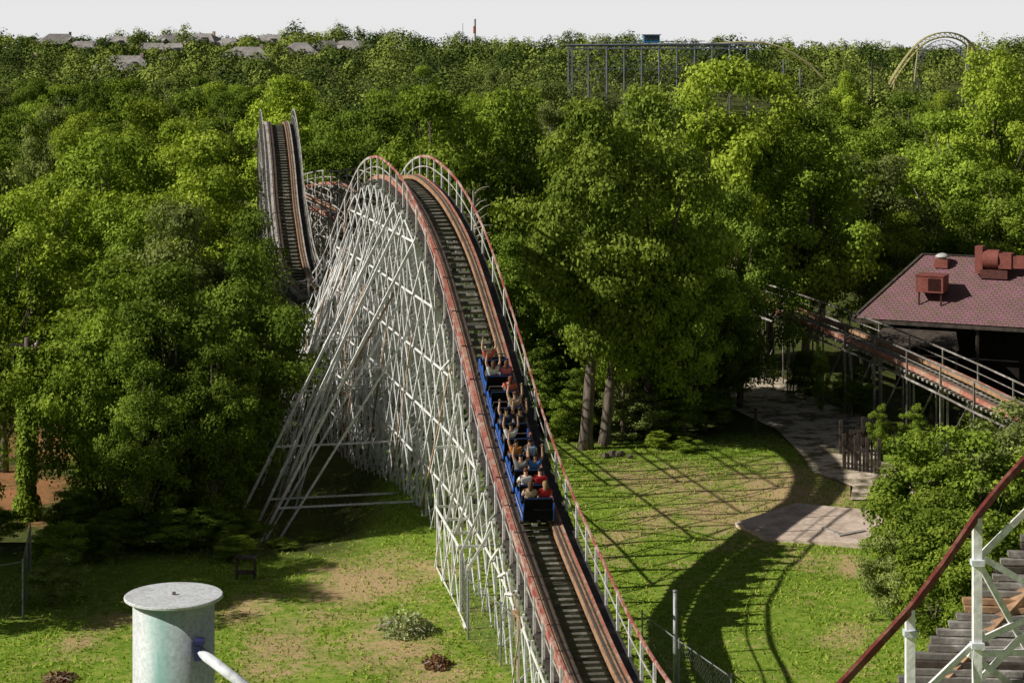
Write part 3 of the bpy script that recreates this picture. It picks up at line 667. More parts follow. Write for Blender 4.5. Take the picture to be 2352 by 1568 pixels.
# ---------------------------------------------------------------- train
cum = [0]
for a, e in zip(C1[:-1], C1[1:]): cum.append(cum[-1]+(e-a).length)
T1, R1, N1 = frames(C1)
i0 = min(range(len(C1)), key=lambda j: abs(C1[j].y-70.3)); s0 = cum[i0]
def carM(s):
    j = int(np.searchsorted(cum, s)); c2, t_, r, n_ = C1[j], T1[j], R1[j], N1[j]
    M = Matrix((r, t_, n_)).transposed().to_4x4(); M.translation = c2+n_*.1; return M
def car_meshes():
    out = []
    m = MB(); m.box((0, 0, .24), .98, 1.96, .12); m.box((0, .93, .42), .98, .08, .36); m.box((0, -.94, .40), .98, .06, .34); m.box((0, 0, .14), .6, 1.7, .12); m.box((0, -1.1, .2), .1, .36, .08)
    out.append(('coaster_car', m.mesh('coaster_car'), BLACK))
    prof = [(-.96, .16), (.92, .16), (1.0, .30), (.98, .52), (.86, .60), (.62, .58), (.42, .48), (.28, .48), (.18, .74), (.08, .80), (-.02, .68), (-.16, .52), (-.45, .48), (-.76, .48), (-.86, .74), (-.94, .80), (-1.0, .64)]
    for s in (-1, 1):
        m = MB(); m.extrude(prof, s*.50, s*.535); out.append(('side_panel', m.mesh('side_panel'), BLUE))
        m = MB(); m.extrude([(-.9, .30), (.9, .30), (.92, .38), (-.9, .41)], s*.538, s*.545); out.append(('stripe', m.mesh('stripe'), WPAINT))
    for y in (.5, -.6):
        m = MB(); m.box((0, y+.06, .50), .96, .44, .12)
        m.extrude([(y-.2, .48), (y-.12, .48), (y-.2, .90), (y-.23, .96), (y-.28, .95), (y-.29, .48)], -.49, .49); out.append(('seat', m.mesh('seat'), BLACK))
        m = MB(); m.tube([(-.47, y+.42, .56), (-.47, y+.34, .80), (.47, y+.34, .80), (.47, y+.42, .56)], .026, 8); out.append(('lap_bar', m.mesh('lap_bar'), STEEL))
        m = MB(); m.box((0, y-.30, .94), .96, .02, .025); out.append(('seat_trim', m.mesh('seat_trim'), NAVY))
    for x in (-.555, .555):
        for y in (-.7, .7):
            m = MB(); v = [(x-.05, y+.11*math.cos(k*PI/6), .09+.09*math.sin(k*PI/6)) for k in range(12)]+[(x+.05, y+.11*math.cos(k*PI/6), .09+.09*math.sin(k*PI/6)) for k in range(12)]
            m.add(v, [tuple(range(12))[::-1], tuple(range(12, 24))]+[(k, (k+1) % 12, (k+1) % 12+12, k+12) for k in range(12)]); out.append(('wheel', m.mesh('wheel'), STEEL))
    return out
CM = car_meshes(); CP = 2.34
train = thing('coaster_train', 'blue and black coaster train with riders climbing the white hill', 'train', carM(s0).translation)
CARS = []
for k in range(5):
    M = carM(s0+k*CP); CARS.append(M); M2 = M.copy(); M2.translation = M.translation-Vector(train.location)
    nm, me, mt = CM[0]; car = place(me, nm, mt, train); car.matrix_basis = M2
    for nm, me, mt in CM[1:]: place(me, nm, mt, car)

# ---------------------------------------------------------------- riders
def skin(nodes, edges, roots, sub=1):
    me = bpy.data.meshes.new('s'); me.from_pydata([n_[:3] for n_ in nodes], edges, []); o = bpy.data.objects.new('s', me); COL.objects.link(o)
    o.modifiers.new('Skin', 'SKIN'); sd = o.modifiers.new('Sub', 'SUBSURF'); sd.levels = sub; sd.render_levels = sub
    for i, n_ in enumerate(nodes):
        sv = me.skin_vertices[0].data[i]; sv.radius = (n_[3], n_[3]); sv.use_root = i in roots
    dg = bpy.context.evaluated_depsgraph_get(); dg.update(); r = bpy.data.meshes.new_from_object(o.evaluated_get(dg)); bpy.data.objects.remove(o)
    for p in r.polygons: p.use_smooth = True
    return r
def person_meshes(pose, hair):
    nd = [(0, 0, .02, .13), (0, -.02, .18, .12), (0, -.04, .36, .15), (0, -.05, .49, .08), (0, -.035, .535, .06), (0, -.005, .59, .075), (0, -.01, .665, .095), (0, -.02, .74, .075), (0, .095, .64, .016)]
    ed = [(0, 1), (1, 2), (2, 3), (3, 4), (4, 5), (5, 6), (6, 7), (6, 8)]; roots = {0}
    shirt_n = [(0, 0, .0, .15), (0, -.02, .18, .145), (0, -.04, .38, .178), (0, -.05, .50, .105)]; shirt_e = [(0, 1), (1, 2), (2, 3)]; tr_n = [(0, 0, .02, .15)]; tr_e = []
    for s in (-1, 1):
        up = pose == 'up' or (pose == 'one' and s == -1)
        sh = (s*.18, -.05, .46, .068)
        if up: el = (s*.275, .02, .69, .05); wr = (s*.25, .07, .93, .034); pa = (s*.25, .085, 1.0, .038); fd = Vector((0, .25, 1)); side = Vector((1, 0, 0))
        else: el = (s*.25, .1, .24, .05); wr = (s*.2, .31, .2, .034); pa = (s*.19, .375, .21, .038); fd = Vector((0, 1, -.25)); side = Vector((1, 0, 0))
        k = len(nd); nd += [sh, el, wr, pa]; ed += [(2, k), (k, k+1), (k+1, k+2), (k+2, k+3)]
        fd.normalize(); curl = Vector((0, .6, -.3)) if up else Vector((0, -.1, -1)); pv = Vector(pa[:3])
        for j, (off, ln) in enumerate(((-.03, .062), (-.01, .075), (.01, .07), (.03, .055))):
            b0 = pv+side*off*s*1.0+fd*.015; f0 = len(nd); m1 = b0+fd*ln*.6; m2 = m1+(fd+curl*.5).normalized()*ln*.5
            nd += [(*b0, .0095), (*m1, .009), (*m2, .007)]; ed += [(f0, f0+1), (f0+1, f0+2)]; roots.add(f0)
        b0 = pv-side*s*.025-fd*.02; f0 = len(nd); m1 = b0-side*s*.035+fd*.02; m2 = m1-side*s*.01+fd*.035
        nd += [(*b0, .011), (*m1, .01), (*m2, .008)]; ed += [(f0, f0+1), (f0+1, f0+2)]; roots.add(f0)
        k = len(nd); nd += [(s*.09, .04, -.0, .088), (s*.12, .40, .05, .062), (s*.12, .47, -.33, .04), (s*.12, .6, -.37, .034)]; ed += [(0, k), (k, k+1), (k+1, k+2), (k+2, k+3)]
        k = len(shirt_n); mid = Vector(sh[:3]).lerp(Vector(el[:3]), .6); shirt_n += [(s*.18, -.05, .46, .088), (*mid, .074)]; shirt_e += [(2, k), (k, k+1)]
        k = len(tr_n); tr_n += [(s*.09, .04, .0, .1), (s*.12, .36, .045, .082)]; tr_e += [(0, k), (k, k+1)]
    body = skin(nd, ed, roots)
    sh = skin(shirt_n, shirt_e, {0}); tr = skin(tr_n, tr_e, {0})
    hn = [(0, .04, .725, .08), (0, -.03, .735, .108), (0, -.06, .665, .102)]; he = [(0, 1), (1, 2)]
    if hair == 'long': hn += [(0, -.10, .57, .085), (0, -.125, .45, .055)]; he += [(2, 3), (3, 4)]
    return body, sh, tr, skin(hn, he, {0})
PM = {(p, h_): person_meshes(p, h_) for p, h_ in (('up', 'short'), ('up', 'long'), ('down', 'short'), ('down', 'long'), ('one', 'short'))}
def flat(name, c2): return weathered(name, c2, tuple(v*.75 for v in c2), .5, .7, 6, .85, 30)
SK = [flat('skin_light', (.66, .42, .30)), flat('skin_tan', (.52, .30, .19)), flat('skin_brown', (.25, .13, .08))]
HR = {'dark': flat('hair_dark', (.022, .016, .013)), 'brown': flat('hair_brown', (.12, .06, .032)), 'fair': flat('hair_fair', (.34, .22, .10)), 'auburn': flat('hair_auburn', (.17, .05, .027))}
CL = {k: flat('cloth_'+k, v) for k, v in dict(white=(.80, .80, .82), red=(.60, .03, .04), pink=(.70, .18, .24), grey=(.26, .26, .27), blue=(.06, .18, .52), sky=(.38, .55, .78), orange=(.70, .26, .06), black=(.02, .02, .025), beige=(.55, .40, .27), coral=(.66, .14, .10), navy=(.03, .045, .12)).items()}
DENIM = flat('denim', (.07, .10, .17))
ORD = ['lowest row', 'second row up', 'third row up', 'fourth row up', 'fifth row up', 'sixth row up', 'seventh row up', 'eighth row up', 'ninth row up', 'topmost row']
RID = [(0, -1, 'down', 'long', 'brown', 'beige', 0, 'hands lowered'), (0, 1, 'down', 'long', 'fair', 'red', 0, 'hands lowered'), (1, -1, 'down', 'short', 'auburn', 'white', 0, 'hands lowered'), (1, 1, 'down', 'short', 'dark', 'red', 0, 'hands lowered'), (2, -1, 'up', 'short', 'dark', 'grey', 1, 'arms raised'), (2, 1, 'up', 'short', 'dark', 'blue', 1, 'arms raised'),
 (3, -1, 'one', 'short', 'dark', 'orange', 1, 'one arm raised'), (3, 1, 'down', 'short', 'dark', 'sky', 1, 'hands lowered'), (4, -1, 'up', 'short', 'dark', 'white', 1, 'arms raised'), (5, -1, 'up', 'short', 'dark', 'navy', 0, 'arms raised'), (5, 1, 'up', 'short', 'dark', 'black', 1, 'arms raised'),
 (6, 1, 'up', 'short', 'brown', 'beige', 0, 'arms raised'), (7, 1, 'down', 'long', 'auburn', 'coral', 0, 'hands lowered'), (8, -1, 'up', 'long', 'brown', 'white', 0, 'arms raised'), (8, 1, 'down', 'long', 'brown', 'pink', 0, 'hands lowered'), (9, -1, 'up', 'short', 'dark', 'coral', 0, 'arms raised')]
for row, sd, pose, hl, hc, cl, sk, act in RID:
    M = CARS[row//2] @ Matrix.Translation((sd*.25, (-.6 if row % 2 == 0 else .5)+.02, .66)) @ Matrix.Rotation(random.uniform(-.12, .12), 4, 'Z')
    o = thing('person', 'rider in a %s shirt with %s, %s seat of the %s' % (cl.replace('sky', 'light blue'), act, 'left' if sd < 0 else 'right', ORD[row]), 'person'); o.matrix_basis = M
    b_, s_, t_, h_ = PM[(pose, hl)]
    place(b_, 'body', SK[sk], o); place(s_, 'shirt', CL[cl], o); place(t_, 'shorts', DENIM, o); place(h_, 'hair', HR[hc], o)

# ---------------------------------------------------------------- building on the right
A = Vector((20, 120, 0)); dv = Vector((.902, -.431, 0)); nv = Vector((.431, .902, 0)); ze, zr = 4.2, 7.5; DP = 5.6
def RF(u, v, dz=0): q = A+dv*u+nv*v; q.z = ze+(zr-ze)*v/DP+dz; return q
bd = thing('roofed_building', 'dark low building under a maroon shingled hip roof', 'building', A)
rm, nt, b = newmat('maroon_shingles'); uvn = N(nt, 'ShaderNodeUVMap'); br = N(nt, 'ShaderNodeTexBrick')
br.inputs['Scale'].default_value = 1; br.inputs['Brick Width'].default_value = .34; br.inputs['Row Height'].default_value = .22; br.inputs['Mortar Size'].default_value = .018; br.inputs['Bias'].default_value = -.1
br.inputs['Color1'].default_value = (.235, .115, .145, 1); br.inputs['Color2'].default_value = (.19, .125, .095, 1); br.inputs['Mortar'].default_value = (.085, .045, .052, 1)
L(nt, uvn.outputs[0], br.inputs['Vector']); nn = noise(nt, uvn.outputs[0], .8, 5, .7); c = mix(nt, 1., br.outputs['Color'], ramp(nt, nn, [(.3, (.75, .85, .68)), (.7, (1.25, 1.1, 1.2))]), 'MULTIPLY')
L(nt, c, b.inputs['Base Color']); b.inputs['Roughness'].default_value = .85
bpn = N(nt, 'ShaderNodeBump'); bpn.inputs['Strength'].default_value = .8; bpn.inputs['Distance'].default_value = .03; L(nt, br.outputs['Fac'], bpn.inputs['Height']); bpn.invert = True; L(nt, bpn.outputs[0], b.inputs['Normal'])
m = MB(); LN = 20; vs = [RF(0, 0), RF(LN, 0), RF(LN-2.7, DP), RF(2.7, DP)]; bk = [A+nv*2*DP, A+dv*LN+nv*2*DP]
for q in bk: q.z = ze
m.add(vs+bk, [(0, 1, 2, 3), (3, 2, 5, 4), (0, 3, 4), (1, 5, 2)])
ro = m.build('roof', rm, bd); uv = ro.data.uv_layers.new(name='UVMap')
for lp in ro.data.loops:
    v = ro.data.vertices[lp.vertex_index].co; uv.data[lp.index].uv = (v.dot(dv), v.dot(nv)*1.13)
m = MB(); m.beam(RF(-.1, -.06, -.12), RF(LN, -.06, -.12), .12, .2); m.beam(RF(-.06, 0, -.1), A+nv*2*DP+Vector((0, 0, ze-.1)), .12, .2)
for a, e in ((RF(0, 0, .05), RF(2.7, DP, .06)), (RF(2.7, DP, .06), RF(LN-2.7, DP, .06))): m.beam(a, e, .2, .04)
m.build('fascia', DARKW, bd)
m = MB(); cc = A+dv*(LN/2)+nv*DP; m.box((cc.x, cc.y, ze/2-.1), LN-4, 2*DP-4, ze-.2, math.atan2(dv.y, dv.x)); m.build('wall', WALLD, bd)
q = lambda u, v, z: A+dv*u+nv*v+Vector((0, 0, z))
for u in (.4, 3.8, 7.2, 10.6, 14, 17.4): m = MB(); m.beam(q(u, .3, 0), q(u, .3, ze-.15), .16, .16); m.build('porch_post', DARKW, bd)
m = MB(); m.add([q(1.2, -1.6, 3.0), q(6.6, -1.6, 3.0), q(6.0, .15, 3.75), q(1.8, .15, 3.75)], [(0, 1, 2, 3)]); m.add([q(1.2, -1.6, 2.92), q(6.6, -1.6, 2.92), q(6.0, .15, 3.67), q(1.8, .15, 3.67)], [(3, 2, 1, 0)])
pr_o = m.build('porch_roof', DARKW, bd)
for u in (1.4, 6.4): m = MB(); m.beam(q(u, -1.5, 0), q(u, -1.5, 2.9), .14, .14); m.build('porch_post', DARKW, pr_o)
rz = math.atan2(dv.y, dv.x)
p = RF(4.2, 1.9); o = thing('roof_unit', 'square red vented cooler box in the middle of the maroon roof', 'roof unit', p)
m = MB(); m.box(p+Vector((0, 0, .9)), 1.6, 1.4, .95, rz); m.box(p+Vector((0, 0, 1.4)), 1.7, 1.5, .05, rz); m.build('housing', UNIT, o)
m = MB()
for sx in (-.65, .65):
    for sy in (-.55, .55): w_ = p+dv*sx+nv*sy; m.beam(w_+Vector((0, 0, -.35 if sy < 0 else .1)), w_+Vector((0, 0, .45)), .09, .09)
m.build('leg_frame', UNITD, o); m = MB()
for k in range(9): w_ = p+dv*(-.05+.085*k)-nv*.72+Vector((0, 0, .9)); m.beam(w_+Vector((0, 0, -.36)), w_+Vector((0, 0, .36)), .05, .03)
m.build('grille', UNITD, o)
p = RF(4.1, 4.75); o = thing('roof_vent', 'white mushroom vent on a red base near the roof ridge', 'roof vent', p)
m = MB(); m.box(p+Vector((0, 0, .12)), .8, .8, .5, rz); m.build('base', UNIT, o)
m = MB(); m.lathe(p+Vector((0, 0, .36)), [(.24, 0), (.24, .12), (.42, .14), (.42, .2), (.28, .32), (.1, .37), (.08, .37)], 24); m.build('cap', VENTM, o, smooth=True)
p = RF(7.2, 4.1); o = thing('roof_blower', 'large red blower with round drum and ducts at the roof ridge', 'roof unit', p)
m = MB(); c0 = p+Vector((0, 0, .95)); v = []
for sx in (-.45, .45):
    for k in range(24): a = 2*PI*k/24; v.append(c0+dv*sx+nv*.56*math.cos(a)+Vector((0, 0, .56*math.sin(a))))
m.add(v, [tuple(range(24))[::-1], tuple(range(24, 48))]+[(k, (k+1) % 24, (k+1) % 24+24, k+24) for k in range(24)]); m.build('drum', UNIT, o)
m = MB(); m.box(p+dv*-.70+Vector((0, 0, .9)), .45, .75, 1.6, rz); m.build('duct', UNIT, o)
m = MB(); m.box(p+dv*.85+Vector((0, 0, .9)), .75, .9, .9, rz); m.box(p+dv*1.6+Vector((0, 0, .85)), .7, .75, .7, rz); m.build('motor_box', UNIT, o)
m = MB(); m.box(p+dv*.2+Vector((0, 0, .1)), 1.6, 1.0, .5, rz); m.build('stand', UNITD, o)

# ---------------------------------------------------------------- near column at lower left
p = P(399, 1365, 34); o = thing('steel_column', 'thick white steel column with flat cap plate and teal stains', 'column', (p.x, p.y, 0))
cmt, nt, b = newmat('white_column_paint'); tc = N(nt, 'ShaderNodeTexCoord'); mp = N(nt, 'ShaderNodeMapping'); mp.inputs['Scale'].default_value = (2.2, 2.2, .3); L(nt, tc.outputs['Object'], mp.inputs['Vector'])
a1 = noise(nt, mp.outputs[0], 1.6, 6, .65); a2 = noise(nt, tc.outputs['Object'], 14, 5, .75); sx = N(nt, 'ShaderNodeSeparateXYZ'); L(nt, tc.outputs['Object'], sx.inputs[0])
mr = N(nt, 'ShaderNodeMapRange'); mr.inputs[1].default_value = -.45; mr.inputs[2].default_value = -.15; L(nt, sx.outputs[0], mr.inputs[0])
mr2 = N(nt, 'ShaderNodeMapRange'); mr2.inputs[1].default_value = .32; mr2.inputs[2].default_value = .02; L(nt, sx.outputs[0], mr2.inputs[0])
mm = N(nt, 'ShaderNodeMath', operation='MULTIPLY'); L(nt, mr.outputs[0], mm.inputs[0]); L(nt, mr2.outputs[0], mm.inputs[1])
ma = N(nt, 'ShaderNodeMath', operation='MULTIPLY_ADD'); L(nt, a1, ma.inputs[0]); ma.inputs[1].default_value = 2.0; ma.inputs[2].default_value = -.3
mz = N(nt, 'ShaderNodeMath', operation='MULTIPLY', use_clamp=True); L(nt, mm.outputs[0], mz.inputs[0]); L(nt, ma.outputs[0], mz.inputs[1])
bs = mix(nt, 1., (.56, .58, .59), ramp(nt, a2, [(.35, (.68, .68, .66)), (.6, (1.05, 1.05, 1.05))]), 'MULTIPLY')
L(nt, mix(nt, mz.outputs[0], bs, (.13, .36, .30)), b.inputs['Base Color']); b.inputs['Roughness'].default_value = .55
zt = p.z; m = MB(); m.lathe((p.x, p.y, 0), [(.672, -.2), (.672, 4), (.672, 8), (.672, zt-.055)], 64); m.build('shaft', cmt, o, smooth=True)
CAPM = weathered('chalky_cap_paint', (.66, .68, .70), (.48, .46, .44), .5, .72, 2.2, .6, 20)
m = MB(); m.lathe((p.x, p.y, zt-.05), [(.80, 0), (.815, .01), (.815, .04), (.80, .052)], 64); cp_ = m.build('cap_plate', CAPM, o)
m = MB(); m.beam((p.x-.02, p.y, zt+.02), (p.x+.03, p.y, zt+.02), .06, .05); m.build('lifting_lug', STEEL, cp_)
m = MB(); fy = p.y-.6; q0 = P(455, 1492, fy-.12); m.tube([q0, P(560, 1572, fy-.35), P(760, 1725, fy-.8)], .085, 14); m.build('side_arm', WPAINT, o, smooth=True)
m = MB(); m.box(q0+Vector((0, .06, 0)), .11, .3, .30); m.box(q0+Vector((.02, 0, .14)), .17, .2, .06); m.build('bracket', weathered('dark_blue_fitting', (.03, .035, .13), (.06, .055, .11), .5, .7, 3, .5), o)

# ---------------------------------------------------------------- near structure lower right
hp = [P(1900, 1605, 26.2), P(1990, 1508, 26.9), P(2088, 1402, 27.5), P(2165, 1300, 28.1), P(2240, 1190, 28.7), P(2300, 1115, 29.2), P(2352, 1058, 29.6), P(2480, 940, 30.6)]
o = thing('near_coaster_ramp', 'near rising coaster track with dark red handrail at the lower right', 'roller coaster', (6.5, 28.5, 0))
m = MB()
for a, e in zip(hp[:-1], hp[1:]): m.beam(a-(e-a)*.01, e+(e-a)*.01, .06, .11)
m.build('handrail', DARKRED, o)
for px, tp, D in ((2090, 1398, 27.55), (2244, 1188, 28.75), (2400, 1020, 30)):
    q0 = P(px, tp, D); m = MB(); m.beam((q0.x, q0.y, 0), q0, .12, .12); m.build('post', WHITE, o)
for a, e, D1, D2 in (((2240, 1288), (2380, 1150), 28.85, 28.95), ((2240, 1270), (2380, 1352), 28.95, 29.1), ((2244, 1285), (2380, 1530), 28.85, 29.3), ((2240, 1475), (2400, 1400), 28.95, 29.2), ((2120, 1590), (2260, 1455), 28.4, 28.85), ((2225, 1500), (2420, 1640), 28.85, 29.4), ((2240, 1500), (2420, 1495), 28.95, 29.3), ((2250, 1560), (2420, 1385), 29.0, 29.2)):
    m = MB(); m.beam(P(*a, D1), P(*e, D2), .04, .09); m.build('brace', WHITE, o)
for px, py, D in ((2090, 1452, 27.52), (2244, 1290, 28.72), (2244, 1480, 28.72)): m = MB(); q0 = P(px, py, D); m.box(q0+Vector((-.0, -.02, 0)), .18, .15, .08); m.build('joint_plate', WPAINT, o)
for k in range(25):
    u = k/24; px = 2040+u*400; py = 1575-u*430; D = 29.2+u*2.2
    q0 = P(px+random.uniform(-14, 10), py, D); m = MB(); m.beam(q0, q0+Vector((2.9, -.25+random.uniform(-.04, .04), random.uniform(-.03, .03))), .14, .075); m.build('crosstie', random.choice([TRESD, TRESD, RAILW, DARKW]), o)
q0, q1 = P(2075, 1590, 29.35), P(2460, 1176, 31.4)
for off in (.55, 1.85):
    m = MB(); m.beam(q0+Vector((off, -.05, .16)), q1+Vector((off, -.05, .16)), .26, .18); m.build('rail', RAILW, o)
m = MB(); m.beam(q0+Vector((-.1, 0, -.1)), q1+Vector((-.1, 0, -.1)), .06, .22); m.build('stringer', RAILW, o)

# ---------------------------------------------------------------- fences, poles
def fence(pts, h, label, pitch=.2):
    o = thing('chain_link_fence', label, 'fence', (pts[0].x, pts[0].y, 0)); wire = MB(); tr = MB()
    for a, e in zip(pts[:-1], pts[1:]):
        n_ = max(1, round((e-a).length/2.6))
        for k in range(n_+(1 if e is pts[-1] else 0)):
            q = a.lerp(e, k/n_); m = MB(); m.tube([q-Vector((0, 0, .3)), q+Vector((0, 0, h+.1))], .03, 8); m.build('post', GALV, o)
        tr.tube([a+Vector((0, 0, h)), e+Vector((0, 0, h))], .02, 6)
        ln = (e-a).length; d_ = (e-a)/ln; s_ = -h
        while s_ < ln:
            for sg in (0, 1):
                s1 = max(s_, 0); z1 = s1-s_; s2 = min(s_+h, ln); z2 = s2-s_
                if sg: z1, z2 = h-z1, h-z2
                if s2-s1 > .02: wire.beam(a+d_*s1+Vector((0, 0, z1)), a+d_*s2+Vector((0, 0, z2)), .0045, .0045)
            s_ += pitch
    tr.build('top_rail', GALV, o); wire.build('wire_mesh', WIRE, o); return o
fence([G(-60, 1440), G(52, 1420), G(70, 1330)], 2.0, 'chain link fence at the lower left photo edge')
fence([G(1062, 1400), G(1075, 1465), G(1150, 1530), G(1230, 1600)], 2.0, 'chain link fence left of the track foot')
fence([G(1475, 1520), G(1560, 1590), G(1680, 1680)], 1.6, 'chain link fence right of the track foot')
fence([G(1290, 955), G(1330, 950)], 2.1, 'short chain link gate left of the twin trunks')
D = 62.5; q = P(1551, 1358, D); m = MB(); m.tube([(q.x, q.y, -.2), q], .07, 12); m.lathe(q, [(.08, 0), (.08, .04), (.03, .06)], 12)
setp(m.build('metal_pole', GALV, None, (q.x, q.y, 0), True), 'plain grey metal pole right of the track foot', 'pole')
q = G(62, 1190); tz = HC-(775-HY)/F*q.y
o = thing('utility_pole', 'utility pole wrapped in ivy at the far left', 'pole', q)
m = MB(); m.tube([q-Vector((0, 0, .4)), Vector((q.x, q.y, tz))], [.18, .12], 10); m.build('pole_shaft', BARK, o, smooth=True)
m = MB(); m.beam((q.x-.8, q.y, tz-.35), (q.x+.6, q.y, tz-.35), .1, .12); m.build('crossarm', DARKW, o)
for dx, dz in ((.3, -.55), (.52, -.35)):
    m = MB(); m.lathe((q.x+dx, q.y-.2, tz+dz-.35), [(.02, 0), (.14, .02), (.14, .46), (.1, .5), (.03, .54), (.03, .6)], 14); m.build('transformer', STEEL, o, smooth=True)
n = 9000; zz = rng.uniform(q.z, tz-.4, n); an = rng.uniform(0, 2*PI, n); wv = .46+.03*np.sin(zz*2.3)+.05*np.sin(zz*5.1+1); rr = wv*(.55+.6*rng.random(n))+.3*np.clip(1-(zz-q.z)/1.2, 0, 1)
pv = np.stack([np.cos(an)*rr, np.sin(an)*rr, zz-q.z], -1); nv_ = nrmz(np.stack([np.cos(an), np.sin(an), .5+0*an], -1)+rng.normal(size=(n, 3))*.4)
place(rawmesh('ivy', leafverts(pv, nv_, rng.uniform(.12, .22, n)), 4, rng.random(n)), 'ivy', LMID, o)
for dz in (-.3, -.3, -2.5):
    a = Vector((q.x-.6, q.y, tz+dz)); e = a+Vector((-9, 1.5, 1.2)); m = MB()
    m.tube([a.lerp(e, k/8)-Vector((0, 0, .5*4*(k/8)*(1-k/8))) for k in range(9)], .016, 5); m.build('wire', BLACK, o)
q = P(2003, 143, 300); g = float(gz(q.x, q.y)); m = MB(); m.tube([(q.x, q.y, g), q], [.16, .12], 8); m.beam(q+Vector((-.8, 0, -.5)), q+Vector((.8, 0, -.5)), .1, .1); setp(m.build('power_pole', DARKW, None, (q.x, q.y, g)), 'distant power pole left of the loop', 'pole')
q = G(565, 1326); o = thing('wooden_stand', 'small dark open framed stand beside the low shrub', 'stand', q)
m = MB(); m.box(q+Vector((0, 0, .78)), .8, .5, .06); m.build('top', DARKW, o)
for a in (-.34, .34):
    for c2 in (-.2, .2): m = MB(); m.beam(q+Vector((a, c2, 0)), q+Vector((a, c2, .75)), .06, .06); m.build('leg', DARKW, o)
m = MB(); m.box(q+Vector((0, 0, .2)), .76, .42, .06); m.build('shelf', DARKW, o)
def picket(A0, B0, label, name='timber_fence'):
    o = thing(name, label, 'fence', A0); ln = (B0-A0).length; n_ = int(ln/.2); m = MB()
    for k in range(n_+1): q = A0.lerp(B0, k/n_); m.beam(q, q+Vector((0, 0, 1.15+.06*(k % 2))), .11, .04)
    for z in (.35, .95): m.beam(A0+Vector((0, .05, z)), B0+Vector((0, .05, z)), .05, .1)
    m.build('picket_panel', DARKW, o)
    for k in range(4): q = A0.lerp(B0, k/3); m = MB(); m.beam(q+Vector((0, .1, 0)), q+Vector((0, .1, 1.7)), .16, .16); m.build('post', DARKW, o)
picket(G(1932, 1045), G(2085, 1022), 'dark timber picket fence beside the pale path')
picket(G(2092, 1020), G(2230, 985), 'dark timber fence run continuing right under the low track')
picket(G(1940, 1080), G(2020, 1092), 'short front run of dark timber fence by the path end')
for px, py in ((1735, 1005), (1973, 1060)):
    q = G(px, py); m = MB(); m.beam(q-Vector((0, 0, .2)), q+Vector((0, 0, 1.5)), .16, .16)
    setp(m.build('timber_post', DARKW, None, q), {1735: 'lone timber post left of the pale path', 1973: 'timber post in front of the dark picket fence'}[px], 'post')
def pile(px, py, R, H, n, lm, name, label, cat, leaf):
    q = G(px, py); o = thing(name, label, cat, q); th = rng.uniform(0, 2*PI, n); r = R*np.sqrt(rng.random(n)); z = H*(1-(r/R)**2)*rng.random(n)*(1+.5*np.sin(th*3))+.03
    pv = np.stack([r*np.cos(th)*(1+.25*np.sin(th*5)), r*np.sin(th)*1.4, z], -1)
    place(rawmesh('foliage', leafverts(pv, nrmz(rng.normal(size=(n, 3))+np.array([0, 0, .7])), rng.uniform(.6, 1.3, n)*leaf), 4, rng.random(n)), 'foliage', lm, o)
    m = MB()
    for k in range(9):
        a = random.uniform(0, 6.28); m.tube([q+Vector((0, 0, .05)), q+Vector((math.cos(a)*R*.6, math.sin(a)*R*.8, H*.5)), q+Vector((math.cos(a)*R*1.1, math.sin(a)*R*1.3, H*.3))], [.03, .02, .008], 5)
    m.build('twigs', DEADW, o)
pile(930, 1452, .85, .7, 1100, LPALE, 'fallen_branch', 'pale leafy fallen branch lying on the lawn', 'branch', .17)
pile(1003, 1527, .42, .3, 500, LBROWN, 'brush_pile', 'small brown brush pile near the track foot', 'brush', .13)
pile(135, 1560, .5, .2, 300, LBROWN, 'leaf_heap', 'brown leaf heap at the lower left corner', 'brush', .13)
q = G(1410, 1050)
o = thing('rock_pile', 'low pile of grey rocks beside the twin trunks', 'rocks', q)
for k in range(7):
    c0 = q+Vector((random.uniform(-.9, .9), random.uniform(-.5, .5), .1)); m = MB(); r = random.uniform(.12, .26)
    m.lathe(c0, [(r*.6, -.15), (r, .0), (r*.85, r*.5), (r*.4, r*.8)], 7); m.build('rock', BARK, o)
for a, e, lab in (((1890, 1222), (1930, 1236), 'grey board lying on the left of the concrete pad'), ((1925, 1240), (1985, 1228), 'grey board lying across the right of the concrete pad')):
    A0, B0 = G(*a), G(*e); A0.z = B0.z = .19; m = MB(); m.beam(A0, B0, .2, .05); setp(m.build('loose_board', DEADW, None, A0), lab, 'board')
def bare(px, top, D, label):
    x = (px-CX)/F*D; g = float(gz(x, D)); H = top_h(px, top, D); o = thing('bare_tree', label, 'tree', (x, D, g)); b0 = Vector((x, D, g)); m = MB()
    m.tube([b0, b0+Vector((.1, -.3, H*.5)), b0+Vector((0, -.9, H*.85))], [.16, .11, .05], 8); m.build('trunk', DEADW, o); m = MB()
    for k in range(22):
        s_ = b0+Vector((.05, -.5-.4*random.random(), H*random.uniform(.55, .85))); a = random.uniform(-1.2, 1.2); ln = random.uniform(.8, 2.0)
        e = s_+Vector((math.sin(a)*ln, -.5*random.random(), math.cos(a)*ln*.6)); m.tube([s_, s_.lerp(e, .5)+Vector((0, 0, .12)), e], [.045, .03, .008], 5)
    m.build('branches', DEADW, o)
bare(1088, 350, 116, 'bare dead treetop just right of the first hill crest')

